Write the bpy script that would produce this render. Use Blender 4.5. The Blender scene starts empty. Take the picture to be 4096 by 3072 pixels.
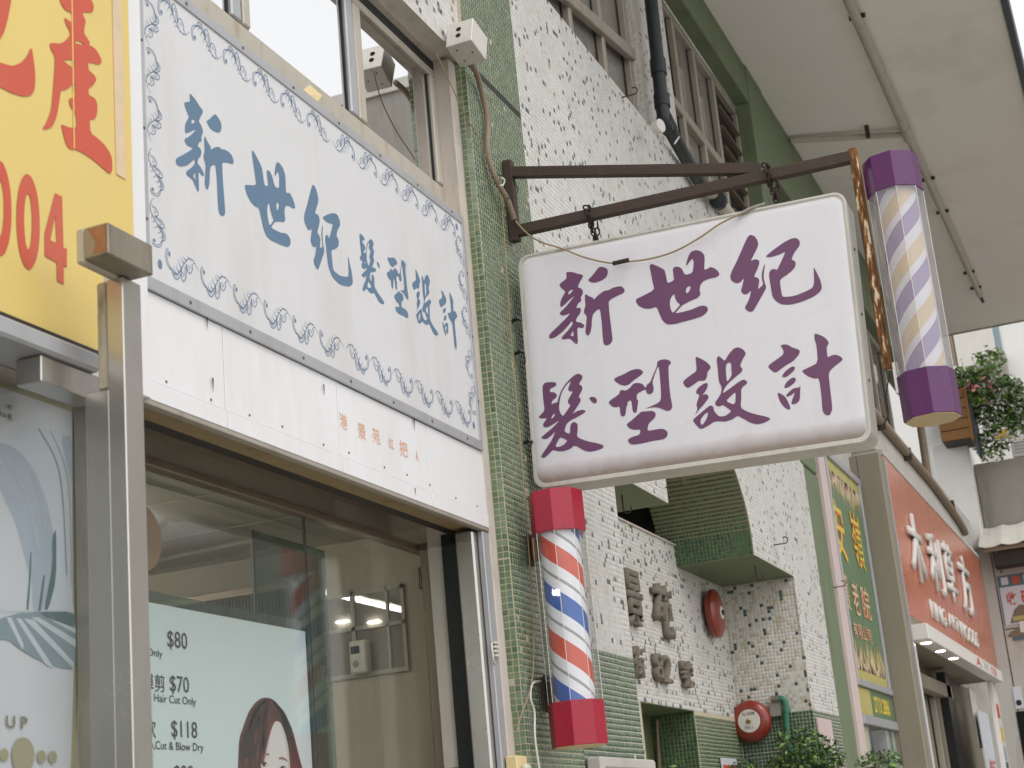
import bpy, bmesh, math, random
import numpy as np
from mathutils import Vector, Matrix
random.seed(7); RNG = np.random.default_rng(7)
R = math.radians
SC = bpy.context.scene
COL = SC.collection

# ------------------------------------------------------------------ camera
F_PX = 6524.63
_y, _p, _r = R(20.808), R(16.283), R(-5.327)
FW = Vector((math.cos(_p)*math.cos(_y), math.cos(_p)*math.sin(_y), math.sin(_p)))
_rt = Vector((math.sin(_y), -math.cos(_y), 0)); _up = _rt.cross(FW)
RT = _rt*math.cos(_r) + _up*math.sin(_r); UP = _up*math.cos(_r) - _rt*math.sin(_r)
CAM = Vector((0, 0, 1.6))
cd = bpy.data.cameras.new('camera'); cam = bpy.data.objects.new('camera', cd); COL.objects.link(cam)
m = Matrix((RT, UP, -FW)).transposed().to_4x4(); m.translation = CAM; cam.matrix_world = m
cd.sensor_width = 36; cd.lens = F_PX/4096*36; cd.clip_end = 400; cd.clip_start = .05
cd.dof.use_dof = True; cd.dof.focus_distance = 7.3; cd.dof.aperture_fstop = 6.3
SC.camera = cam

# ------------------------------------------------------------------ sky, sun, exposure
SUN_EL, SUN_AZ = R(52), R(215)          # azimuth clockwise from +Y
w = bpy.data.worlds.new('World'); SC.world = w; w.use_nodes = True
nt = w.node_tree; bg = nt.nodes['Background']
sky = nt.nodes.new('ShaderNodeTexSky'); sky.sky_type = 'NISHITA'; sky.sun_disc = False
sky.sun_elevation = SUN_EL; sky.sun_rotation = SUN_AZ; sky.air_density = 1.2; sky.dust_density = 2; sky.ozone_density = 1
hs = nt.nodes.new('ShaderNodeHueSaturation'); hs.inputs['Saturation'].default_value = .12
nt.links.new(sky.outputs[0], hs.inputs['Color']); 
gm = nt.nodes.new('ShaderNodeGamma'); gm.inputs['Gamma'].default_value = .45          # even, overcast dome
vs_ = nt.nodes.new('ShaderNodeVectorMath'); vs_.operation = 'SCALE'; vs_.inputs['Scale'].default_value = 2.6
nt.links.new(hs.outputs[0], gm.inputs[0]); nt.links.new(gm.outputs[0], vs_.inputs[0]); nt.links.new(vs_.outputs[0], bg.inputs[0])
bg.inputs[1].default_value = .15
sd = bpy.data.lights.new('sun', 'SUN'); sd.energy = .5; sd.angle = R(25); sd.color = (1, .97, .93)
sun = bpy.data.objects.new('sun', sd); COL.objects.link(sun)
sdir = Vector((math.sin(SUN_AZ)*math.cos(SUN_EL), math.cos(SUN_AZ)*math.cos(SUN_EL), math.sin(SUN_EL)))
sun.rotation_euler = sdir.to_track_quat('Z', 'Y').to_euler(); sun.location = sdir*60
SC.view_settings.view_transform = 'Standard'; SC.view_settings.look = 'None'
SC.view_settings.gamma = 1; SC.view_settings.exposure = .75
SC.cycles.max_bounces = 8; SC.cycles.transparent_max_bounces = 16; SC.cycles.use_denoising = True
SC.cycles.caustics_reflective = False; SC.cycles.caustics_refractive = False

# ------------------------------------------------------------------ measuring helpers (survey of the place)
def ray(u, v): return FW + RT*((u-2048)/F_PX) - UP*((v-1536)/F_PX)
def PY(u, v, Y): d = ray(u, v); return CAM + d*((Y-CAM.y)/d.y)
def PX(u, v, X): d = ray(u, v); return CAM + d*((X-CAM.x)/d.x)
def PZ(u, v, Z): d = ray(u, v); return CAM + d*((Z-CAM.z)/d.z)
def proj(p):
    q = Vector(p)-CAM; z = q.dot(FW); return 2048+F_PX*q.dot(RT)/z, 1536-F_PX*q.dot(UP)/z

# ------------------------------------------------------------------ materials
def lin(c): return tuple(((x/255)/12.92 if x/255 <= .04045 else ((x/255+.055)/1.055)**2.4) for x in c)
MATS = {}
def M(name, col, rough=.6, metal=0., var=.10, scale=6., dirt=None, damt=0., dscale=3., streak=True, bump=0., bscale=90., spec=.5, coat=0.):
    """painted / weathered surface: base colour with tonal noise, dirt patches and fine relief"""
    mt = bpy.data.materials.new(name); mt.use_nodes = True; n = mt.node_tree.nodes; l = mt.node_tree.links
    b = n['Principled BSDF']; c = lin(col)
    geo = n.new('ShaderNodeNewGeometry')
    no = n.new('ShaderNodeTexNoise'); no.inputs['Scale'].default_value = scale; no.inputs['Detail'].default_value = 5
    l.new(geo.outputs['Position'], no.inputs['Vector'])
    mx = n.new('ShaderNodeMix'); mx.data_type = 'RGBA'
    mx.inputs['A'].default_value = (*[x*(1-var) for x in c], 1); mx.inputs['B'].default_value = (*[min(1, x*(1+var)) for x in c], 1)
    l.new(no.outputs['Fac'], mx.inputs['Factor']); out = mx.outputs['Result']
    if dirt:
        mp = n.new('ShaderNodeMapping'); mp.inputs['Scale'].default_value = (1.6, 1.6, .35) if streak else (1, 1, 1)
        l.new(geo.outputs['Position'], mp.inputs['Vector'])
        d = n.new('ShaderNodeTexNoise'); d.inputs['Scale'].default_value = dscale; d.inputs['Detail'].default_value = 8; d.inputs['Roughness'].default_value = .7
        l.new(mp.outputs[0], d.inputs['Vector'])
        rp = n.new('ShaderNodeValToRGB'); rp.color_ramp.elements[0].position = .52; rp.color_ramp.elements[1].position = .75
        rp.color_ramp.elements[1].color = (damt, damt, damt, 1); rp.color_ramp.elements[0].color = (0, 0, 0, 1)
        l.new(d.outputs['Fac'], rp.inputs[0])
        m2 = n.new('ShaderNodeMix'); m2.data_type = 'RGBA'; m2.inputs['B'].default_value = (*lin(dirt), 1)
        l.new(rp.outputs[0], m2.inputs['Factor']); l.new(out, m2.inputs['A']); out = m2.outputs['Result']
    l.new(out, b.inputs['Base Color'])
    b.inputs['Metallic'].default_value = metal; b.inputs['Specular IOR Level'].default_value = spec
    b.inputs['Coat Weight'].default_value = coat
    mr = n.new('ShaderNodeMapRange'); mr.inputs['To Min'].default_value = max(.03, rough-.08); mr.inputs['To Max'].default_value = min(1, rough+.08)
    l.new(no.outputs['Fac'], mr.inputs['Value']); l.new(mr.outputs[0], b.inputs['Roughness'])
    if bump:
        bn = n.new('ShaderNodeTexNoise'); bn.inputs['Scale'].default_value = bscale; bn.inputs['Detail'].default_value = 4
        l.new(geo.outputs['Position'], bn.inputs['Vector'])
        bp = n.new('ShaderNodeBump'); bp.inputs['Strength'].default_value = bump; bp.inputs['Distance'].default_value = .004
        l.new(bn.outputs['Fac'], bp.inputs['Height']); l.new(bp.outputs[0], b.inputs['Normal'])
    MATS[name] = mt; return mt
def attr_mat(name, rough, bump=0, dirt=(120, 105, 80), damt=.35, spec=.5):
    mt = M(name, (128, 128, 128), rough, dirt=dirt, damt=damt, dscale=2.2, bump=bump, bscale=25, spec=spec)
    n = mt.node_tree.nodes; l = mt.node_tree.links
    at_ = n.new('ShaderNodeAttribute'); at_.attribute_name = 'Col'
    mixes = [x for x in n if x.type == 'MIX']; mixes[0].blend_type = 'MULTIPLY'
    mixes[0].inputs['Factor'].default_value = 1
    for lk in list(l):
        if lk.to_node == mixes[0]: l.remove(lk)
    no = [x for x in n if x.type == 'TEX_NOISE'][0]
    mr = n.new('ShaderNodeMapRange'); mr.inputs['To Min'].default_value = .86; mr.inputs['To Max'].default_value = 1.1
    cb = n.new('ShaderNodeCombineColor'); l.new(no.outputs['Fac'], mr.inputs['Value'])
    for i in range(3): l.new(mr.outputs[0], cb.inputs[i])
    l.new(at_.outputs['Color'], mixes[0].inputs['A']); l.new(cb.outputs[0], mixes[0].inputs['B'])
    return mt
def glass(name, tint=(1, 1, 1), refl=1.0, rough=0., film=0., filmcol=(200, 205, 200)):
    """thin pane: clear transmission, Fresnel reflection, optional diffuse film"""
    mt = bpy.data.materials.new(name); mt.use_nodes = True; n = mt.node_tree.nodes; l = mt.node_tree.links
    n.remove(n['Principled BSDF']); o = n['Material Output']
    tr = n.new('ShaderNodeBsdfTransparent'); tr.inputs[0].default_value = (*tint, 1)
    gl = n.new('ShaderNodeBsdfGlossy'); gl.inputs['Roughness'].default_value = rough
    fr = n.new('ShaderNodeFresnel'); gg = n.new('ShaderNodeNewGeometry'); io = n.new('ShaderNodeMapRange')
    io.inputs['To Min'].default_value = 1.5; io.inputs['To Max'].default_value = 1/1.5; l.new(gg.outputs['Backfacing'], io.inputs['Value']); l.new(io.outputs[0], fr.inputs[0])
    mul = n.new('ShaderNodeMath'); mul.operation = 'MULTIPLY'; mul.inputs[1].default_value = refl; mul.use_clamp = True
    l.new(fr.outputs[0], mul.inputs[0])
    mx = n.new('ShaderNodeMixShader'); l.new(mul.outputs[0], mx.inputs[0])
    base = tr.outputs[0]
    if film:
        df = n.new('ShaderNodeBsdfDiffuse'); df.inputs[0].default_value = (*lin(filmcol), 1)
        m0 = n.new('ShaderNodeMixShader'); m0.inputs[0].default_value = film
        l.new(base, m0.inputs[1]); l.new(df.outputs[0], m0.inputs[2]); base = m0.outputs[0]
    l.new(base, mx.inputs[1]); l.new(gl.outputs[0], mx.inputs[2]); l.new(mx.outputs[0], o.inputs[0])
    MATS[name] = mt; return mt
def emit(name, col, s):
    mt = bpy.data.materials.new(name); mt.use_nodes = True; b = mt.node_tree.nodes['Principled BSDF']
    b.inputs['Base Color'].default_value = (*lin(col), 1); b.inputs['Emission Color'].default_value = (*lin(col), 1); b.inputs['Emission Strength'].default_value = s
    MATS[name] = mt; return mt

M('white_board', (212, 212, 213), .45, var=.03, dirt=(176, 164, 146), damt=.30, dscale=1.6, bump=.03)
M('white_panel', (228, 228, 229), .4, var=.02, dirt=(170, 160, 145), damt=.18, dscale=2.5, bump=.03)
M('plaster', (196, 186, 176), .85, var=.10, dirt=(110, 98, 80), damt=.5, dscale=5, bump=.25)
M('alu_trim', (176, 177, 180), .45, metal=.35, var=.06, dirt=(120, 112, 100), damt=.3, dscale=6)
M('alu_old', (168, 160, 148), .5, metal=.25, var=.12, dirt=(112, 92, 62), damt=.55, dscale=7, bump=.08)
M('alu_cream', (184, 177, 164), .5, metal=.1, var=.1, dirt=(140, 112, 70), damt=.55, dscale=7, bump=.08)
M('dark_gasket', (40, 42, 41), .6)
M('screw', (110, 98, 82), .5, metal=.5)
M('blue_ink', (92, 120, 146), .5, var=.10, scale=9)
M('blue_ink_thin', (104, 126, 156), .55, var=.15, scale=9)
M('orange_ink', (226, 172, 140), .7, var=.1)
M('yellow_vinyl', (222, 196, 116), .5, var=.05, scale=2, dirt=(212, 192, 140), damt=.5, dscale=1.2, bump=.05)
M('red_vinyl', (200, 84, 60), .5, var=.06, scale=3, dirt=(196, 116, 92), damt=.5, dscale=1.5)
M('stainless', (190, 187, 181), .26, metal=.75, var=.06, scale=3, dirt=(132, 122, 106), damt=.25, dscale=4)
M('stainless_dirty', (150, 142, 128), .42, metal=.7, var=.2, scale=9, dirt=(96, 78, 52), damt=.7, dscale=6, bump=.12)
M('sealant', (176, 168, 150), .7, var=.15, scale=25, dirt=(70, 60, 46), damt=.6, dscale=18, bump=.5, bscale=60)
M('rust_soffit', (152, 132, 98), .8, var=.25, scale=14, dirt=(88, 60, 26), damt=.8, dscale=7, streak=False, bump=.4)
M('reflection_band', (148, 138, 122), .5, var=.18, scale=9, dirt=(106, 92, 72), damt=.6, dscale=7, streak=False)  # brown-grey tone paints in the reflection band above the shop glass
M('dark_bar', (46, 40, 34), .6, var=.2)
M('black_frame', (36, 38, 38), .4, metal=.3)
M('brown_alu', (140, 124, 106), .4, metal=.4, var=.1)
M('rust_steel', (70, 58, 50), .75, metal=.2, var=.25, scale=16, dirt=(112, 78, 50), damt=.4, dscale=14, streak=False, bump=.35, bscale=70)
M('rust_orange', (150, 98, 40), .8, metal=.1, var=.35, scale=20, dirt=(62, 42, 26), damt=.9, dscale=9, bump=.5, bscale=60)
M('chain_steel', (54, 44, 36), .6, metal=.5, var=.3, scale=30)
M('cream_case', (198, 194, 186), .45, metal=.1, var=.06, dirt=(138, 126, 104), damt=.45, dscale=5)
M('purple_ink', (104, 62, 98), .35, var=.07, scale=5)
M('cable_tan', (150, 130, 98), .7, var=.15)
M('cable_black', (36, 34, 32), .6)
M('cable_white', (214, 212, 206), .5)
M('conduit', (140, 124, 106), .8, var=.2, scale=20, dirt=(96, 72, 46), damt=.5, dscale=14, bump=.3)
M('black_pipe', (34, 40, 44), .45, var=.2, scale=9, dirt=(70, 74, 74), damt=.3)
M('grey_pipe', (186, 180, 168), .6, var=.08, dirt=(120, 108, 90), damt=.4, dscale=5)
M('soffit_paint', (240, 237, 231), .85, var=.03, scale=1.2, dirt=(190, 182, 168), damt=.35, dscale=.9, streak=False, bump=.05)
M('green_render', (112, 124, 96), .7, var=.10, scale=5, dirt=(74, 78, 56), damt=.5, dscale=3, bump=.1)
M('green_soffit', (100, 112, 82), .6, var=.15, scale=8, bump=.15)
M('grout_dim', (140, 132, 104), .9, var=.15, scale=30)
M('grout_tan', (190, 180, 154), .9, var=.12, scale=30, dirt=(132, 116, 90), damt=.4, dscale=6)
M('grout_pale', (204, 199, 189), .9, var=.12, scale=30, dirt=(132, 116, 90), damt=.5, dscale=5)
M('concrete', (150, 146, 138), .85, var=.15, scale=3, dirt=(96, 90, 80), damt=.5, dscale=2.5, bump=.3)
M('concrete_pale', (196, 192, 184), .8, var=.08, scale=3, dirt=(130, 122, 108), damt=.45, dscale=3, bump=.2)
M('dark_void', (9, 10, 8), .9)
M('interior_wall', (176, 168, 150), .8, var=.04, scale=2)
M('interior_ceiling', (172, 168, 156), .8, var=.04)
M('interior_dark', (44, 56, 54), .5, var=.15)
M('asphalt', (138, 136, 132), .9, var=.2, scale=20, bump=.3)
M('paving', (186, 180, 172), .85, var=.12, scale=4, bump=.2)
M('red_cap', (160, 14, 46), .3, var=.05, coat=.15)
M('purple_cap', (86, 24, 90), .28, var=.10, scale=4, coat=.25)
M('cap_base', (196, 176, 136), .7, var=.12)
M('clear_post', (214, 210, 202), .3, metal=.2)
M('stone_letter', (122, 114, 102), .85, var=.2, scale=30, dirt=(84, 66, 42), damt=.7, dscale=9, bump=.4)
M('bell_red', (136, 50, 38), .3, var=.1, scale=8, dirt=(110, 60, 50), damt=.3, coat=.3)
M('bell_white', (216, 212, 204), .5)
M('brass', (150, 116, 70), .4, metal=.7)
M('teal_pipe', (52, 116, 92), .45, var=.15, scale=14, dirt=(70, 84, 78), damt=.4, dscale=8)
M('grey_cladding', (146, 138, 122), .55, metal=.2, var=.05, scale=2, dirt=(120, 112, 98), damt=.25, dscale=2)
M('sign_green', (98, 124, 90), .4, var=.10, scale=3)
M('sign_yellow', (224, 196, 70), .5)
M('sign_yellow_red', (196, 104, 58), .5)
M('sign_cream', (214, 190, 158), .5, var=.15, scale=14)
M('sign_olive', (182, 172, 104), .5, var=.2, scale=18)
M('pink_strip', (208, 190, 186), .5, var=.05)
M('orange_sign', (196, 118, 92), .28, var=.06, scale=1.2)
M('letter_white', (226, 222, 216), .45, var=.05)
M('downlight', (255, 244, 214), .5)
M('poster_white', (214, 216, 222), .4, var=.03)
M('khaki_tape', (176, 172, 130), .55, var=.05)
M('art_pale', (206, 213, 221), .4, var=.06, scale=4)
M('art_blue', (176, 187, 202), .4, var=.12, scale=5)
M('art_mid', (136, 154, 164), .4, var=.15, scale=8)
M('art_dark', (84, 112, 120), .4, var=.2, scale=14)
M('art_text', (136, 126, 108), .5)
M('art_gold', (168, 160, 128), .5)
M('price_mint', (208, 222, 222), .4, var=.02, scale=2)
M('price_text', (52, 58, 54), .5)
M('print_hair', (84, 38, 36), .45, var=.45, scale=22)
M('print_hair_dark', (40, 22, 24), .45, var=.3, scale=22)
M('print_hair_red', (112, 52, 48), .45, var=.3, scale=40)
M('print_blush', (206, 188, 184), .5)
M('print_skin', (220, 213, 211), .5, var=.03)
M('print_brow', (150, 116, 92), .5)
M('print_eye', (40, 42, 48), .4)
M('device_white', (206, 202, 186), .4)
M('device_screen', (36, 52, 66), .2)
M('wood_planter', (140, 98, 54), .6, var=.25, scale=14, bump=.2)
M('steel_blue', (74, 84, 92), .5, metal=.4)
M('leaf', (74, 104, 48), .5, var=.35, scale=30)
M('leaf_light', (118, 152, 74), .5, var=.3, scale=30)
M('leaf_dark', (44, 66, 34), .45, var=.3, scale=30)
M('bark', (96, 78, 58), .85, var=.2, bump=.3)
M('petal_pink', (232, 150, 160), .5)
M('petal_white', (236, 234, 226), .5)
M('petal_yellow', (238, 208, 70), .5)
M('corrugate', (222, 218, 208), .5, var=.06, scale=9, dirt=(160, 146, 118), damt=.4)
M('bg_white', (232, 230, 226), .8, var=.04)
M('plank_brown', (128, 112, 92), .7, var=.2, scale=9)
M('socket_cream', (224, 202, 152), .5)
M('window_red', (120, 92, 84), .5, var=.25, scale=6)
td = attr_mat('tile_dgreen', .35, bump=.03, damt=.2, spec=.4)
tg = attr_mat('tile_green', .24, bump=.04, damt=.16)
tg.node_tree.nodes['Principled BSDF'].inputs['Coat Weight'].default_value = 1; tg.node_tree.nodes['Principled BSDF'].inputs['Coat IOR'].default_value = 1.75; tg.node_tree.nodes['Principled BSDF'].inputs['Coat Roughness'].default_value = .12
attr_mat('tile_white', .38, bump=.03, damt=.32, dirt=(160, 146, 122))
glass('pane_clear', (.985, .995, .99), 1.0, film=.02, filmcol=(190, 200, 192))
glass('pane_mirror', (.28, .32, .32), 9.0, film=.06, filmcol=(150, 150, 146))
glass('pane_dusty', (.45, .48, .47), 1.3, film=.72, filmcol=(160, 155, 146))
glass('pane_reflection_film', (.8, .8, .78), 1.2, film=.42, filmcol=(170, 158, 140))  # film colour stands in for bright reflections in the transom glass
glass('pane_green', (.62, .74, .70), 1.0, film=.12, filmcol=(96, 120, 112))
glass('acrylic', (.98, .98, .99), 1.3, rough=.03, film=.035, filmcol=(226, 224, 226))
glass('acrylic_hazy', (.96, .96, .98), 1.5, rough=.05, film=.22, filmcol=(222, 220, 226))
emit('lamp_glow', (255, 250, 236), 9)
emit('tube_glow', (255, 252, 244), 42)

# ------------------------------------------------------------------ scene graph helpers
LOC = {}
def tag(o, label=None, cat=None, group=None, kind=None):
    if label: o['label'] = label
    if cat: o['category'] = cat
    if group: o['group'] = group
    if kind: o['kind'] = kind
    return o
def thing(name, label, cat, loc, group=None):
    o = bpy.data.objects.new(name, None); COL.objects.link(o); o.location = loc; o.empty_display_size = .1
    LOC[o] = Vector(loc); return tag(o, label, cat, group)
def link(name, me, parent=None, mat=None, world=True, smooth=False):
    """link a mesh given in world coordinates as one object under parent"""
    o = bpy.data.objects.new(name, me); COL.objects.link(o)
    off = Vector((0, 0, 0))
    if parent is not None:
        o.parent = parent
        if world: me.transform(Matrix.Translation(-LOC[parent])); me.update()
        off = LOC[parent]
    LOC[o] = off
    if mat is not None and not me.materials: me.materials.append(MATS[mat] if isinstance(mat, str) else mat)
    if smooth:
        for p in me.polygons: p.use_smooth = True
    return o
class MB:
    def __init__(s): s.v = []; s.f = []
    def add(s, vs, fs):
        k = len(s.v); s.v += [tuple(x) for x in vs]; s.f += [tuple(i+k for i in f) for f in fs]; return s
    def box(s, x0, x1, y0, y1, z0, z1):
        v = [(x, y, z) for z in (z0, z1) for y in (y0, y1) for x in (x0, x1)]
        return s.add(v, [(0, 2, 3, 1), (4, 5, 7, 6), (0, 1, 5, 4), (2, 6, 7, 3), (0, 4, 6, 2), (1, 3, 7, 5)])
    def bar(s, a, b, w, h, up=(0, 0, 1)):
        a = Vector(a); b = Vector(b); d = (b-a).normalized(); sd = d.cross(Vector(up))
        sd = sd.normalized() if sd.length > 1e-4 else Vector((1, 0, 0)); u = sd.cross(d)
        v = [p+sd*i*w/2+u*j*h/2 for p in (a, b) for i, j in ((-1, -1), (1, -1), (1, 1), (-1, 1))]
        return s.add(v, [(3, 2, 1, 0), (4, 5, 6, 7)]+[(i, (i+1) % 4, (i+1) % 4+4, i+4) for i in range(4)])
    def tube(s, pts, r, n=10, cap=True):
        pts = [Vector(p) for p in pts]; rs = r if isinstance(r, (list, tuple)) else [r]*len(pts)
        t0 = (pts[1]-pts[0]).normalized(); nx = t0.orthogonal().normalized(); vs = []; N = len(pts)
        for i, p in enumerate(pts):
            t = (pts[min(i+1, N-1)]-pts[max(i-1, 0)]).normalized(); nx = (nx-t*nx.dot(t)).normalized(); ny = t.cross(nx)
            vs += [p+(nx*math.cos(2*math.pi*k/n)+ny*math.sin(2*math.pi*k/n))*rs[i] for k in range(n)]
        fs = [(i*n+k, i*n+(k+1) % n, (i+1)*n+(k+1) % n, (i+1)*n+k) for i in range(N-1) for k in range(n)]
        if cap: fs += [tuple(range(n))[::-1], tuple((N-1)*n+k for k in range(n))]
        return s.add(vs, fs)
    def lathe(s, o, ax, prof, n=24):
        """prof: (distance along axis, radius) pairs"""
        o = Vector(o); ax = Vector(ax).normalized(); a = ax.orthogonal().normalized(); b = ax.cross(a); vs = []
        for d, r in prof: vs += [o+ax*d+(a*math.cos(2*math.pi*k/n)+b*math.sin(2*math.pi*k/n))*r for k in range(n)]
        fs = [(i*n+k, i*n+(k+1) % n, (i+1)*n+(k+1) % n, (i+1)*n+k) for i in range(len(prof)-1) for k in range(n)]
        fs += [tuple(range(n))[::-1], tuple((len(prof)-1)*n+k for k in range(n))]
        return s.add(vs, fs)
    def prism(s, poly, d):
        """extrude planar polygon (3-D points) by vector d"""
        n = len(poly); d = Vector(d); a = [Vector(p) for p in poly]
        return s.add(a+[p+d for p in a], [tuple(range(n)), tuple(range(2*n-1, n-1, -1))]+[(i, i+n, (i+1) % n+n, (i+1) % n) for i in range(n)])
    def mesh(s, name, bevel=0, seg=1):
        me = bpy.data.meshes.new(name); me.from_pydata(s.v, [], s.f); me.update()
        bm = bmesh.new(); bm.from_mesh(me); bmesh.ops.recalc_face_normals(bm, faces=bm.faces)
        if bevel: bmesh.ops.bevel(bm, geom=list(bm.edges), offset=bevel, segments=seg, affect='EDGES', clamp_overlap=True)
        bm.to_mesh(me); bm.free(); return me
    def build(s, name, mat, parent=None, bevel=0, smooth=False, seg=1):
        o = link(name, s.mesh(name, bevel, seg), parent, mat, smooth=False)
        if smooth:
            for p in o.data.polygons: p.use_smooth = True
            o.data.set_sharp_from_angle(angle=R(40)) if hasattr(o.data, 'set_sharp_from_angle') else None
        return o
def box(name, mat, parent, x0, x1, y0, y1, z0, z1, bevel=.002): return MB().box(x0, x1, y0, y1, z0, z1).build(name, mat, parent, bevel)
def struct(o, kind='structure'): o['kind'] = kind; return o
def smooth_path(pts, k=6):
    pts = [Vector(p) for p in pts]; out = []
    for i in range(len(pts)-1):
        p0 = pts[max(i-1, 0)]; p1 = pts[i]; p2 = pts[i+1]; p3 = pts[min(i+2, len(pts)-1)]
        for j in range(k):
            t = j/k; out.append(.5*((2*p1)+(p2-p0)*t+(2*p0-5*p1+4*p2-p3)*t*t+(3*p1-p0-3*p2+p3)*t**3))
    return out+[pts[-1]]
def cable(name, mat, pts, r, parent=None, k=6, n=8): return MB().tube(smooth_path(pts, k), r, n).build(name, mat, parent, smooth=True)

# flat lettering and print: 2-D loops -> filled thin mesh, then mapped on a plane
def chaikin(L):
    out = []
    for i in range(len(L)):
        a = L[i]; b = L[(i+1) % len(L)]
        out += [(a[0]*.8+b[0]*.2, a[1]*.8+b[1]*.2), (a[0]*.2+b[0]*.8, a[1]*.2+b[1]*.8)]
    return out
def loops_mesh(loops, depth=.0006):
    c = bpy.data.curves.new('print', 'CURVE'); c.dimensions = '2D'; c.fill_mode = 'BOTH' if depth > .002 else 'FRONT'; c.extrude = 0 if depth <= .002 else depth/2
    for L in loops:
        s = c.splines.new('POLY'); s.points.add(len(L)-1); s.use_cyclic_u = True
        for p, q in zip(s.points, L): p.co = (q[0], q[1], 0, 1)
    o = bpy.data.objects.new('print', c); COL.objects.link(o); dg = bpy.context.evaluated_depsgraph_get()
    me = bpy.data.meshes.new_from_object(o.evaluated_get(dg)); bpy.data.objects.remove(o); bpy.data.curves.remove(c); me.materials.clear(); return me
def text_mesh(body, bold=0., depth=0., space=1.):
    c = bpy.data.curves.new('lettering', 'FONT'); c.body = body; c.size = 1; c.offset = bold; c.extrude = depth/2; c.space_character = space; c.resolution_u = 3
    o = bpy.data.objects.new('lettering', c); COL.objects.link(o); dg = bpy.context.evaluated_depsgraph_get()
    me = bpy.data.meshes.new_from_object(o.evaluated_get(dg)); bpy.data.objects.remove(o); bpy.data.curves.remove(c); me.materials.clear(); return me
def onto(me, ux, uz, o):
    """local x,y,z -> o + x*ux + y*uz + z*normal"""
    ux = Vector(ux); uz = Vector(uz); nn = ux.cross(uz).normalized()
    mm = Matrix((ux, uz, nn)).transposed().to_4x4(); mm.translation = Vector(o); me.transform(mm); me.update(); return me
def loops_part(name, loops, mat, parent, ux, uz, o, depth=.0006, smooth=True):
    me = loops_mesh([chaikin(L) if smooth else L for L in loops], depth); onto(me, ux, uz, o); return link(name, me, parent, mat)
def fit_text(name, body, mat, parent, ll, lr, ul, bold=0., depth=0., space=1., off=.0):
    """text fitted to the parallelogram lower-left, lower-right, upper-left (3-D points)"""
    me = text_mesh(body, bold, 0, space); ll = Vector(ll); a = Vector(lr)-ll; b = Vector(ul)-ll; nn = a.cross(b).normalized()
    xs = [v.co.x for v in me.vertices]; ys = [v.co.y for v in me.vertices]; x0, x1, y0, y1 = min(xs), max(xs), min(ys), max(ys)
    bm = bmesh.new(); bm.from_mesh(me)
    for v in bm.verts: v.co = ll+a*((v.co.x-x0)/(x1-x0))+b*((v.co.y-y0)/(y1-y0))+nn*off
    if depth:
        r = bmesh.ops.extrude_face_region(bm, geom=list(bm.faces))
        for v in [g for g in r['geom'] if isinstance(g, bmesh.types.BMVert)]: v.co += nn*depth
        bmesh.ops.recalc_face_normals(bm, faces=bm.faces)
    bm.to_mesh(me); bm.free(); return link(name, me, parent, mat)
XV, YV, ZV = Vector((1, 0, 0)), Vector((0, 1, 0)), Vector((0, 0, 1))
def px_print(name, loops, Y, mat, parent, off=0., smooth=True):
    """flat print on a plane parallel to the street front, outline surveyed in picture units"""
    L = [[(p.x, p.z) for p in (PY(u, v, Y) for u, v in q)] for q in loops]
    return loops_part(name, L, mat, parent, XV, ZV, (0, Y-off, 0), smooth=smooth)
def px_text(name, body, Y, mat, parent, ll, lr, ul, bold=0., depth=0., space=1., off=.001):
    a, b, c = PY(*ll, Y), PY(*lr, Y), PY(*ul, Y); a.y = b.y = c.y = Y; b.z = a.z
    return fit_text(name, body, mat, parent, a, b, Vector((a.x, Y, c.z)), bold, depth, space, off)

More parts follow.
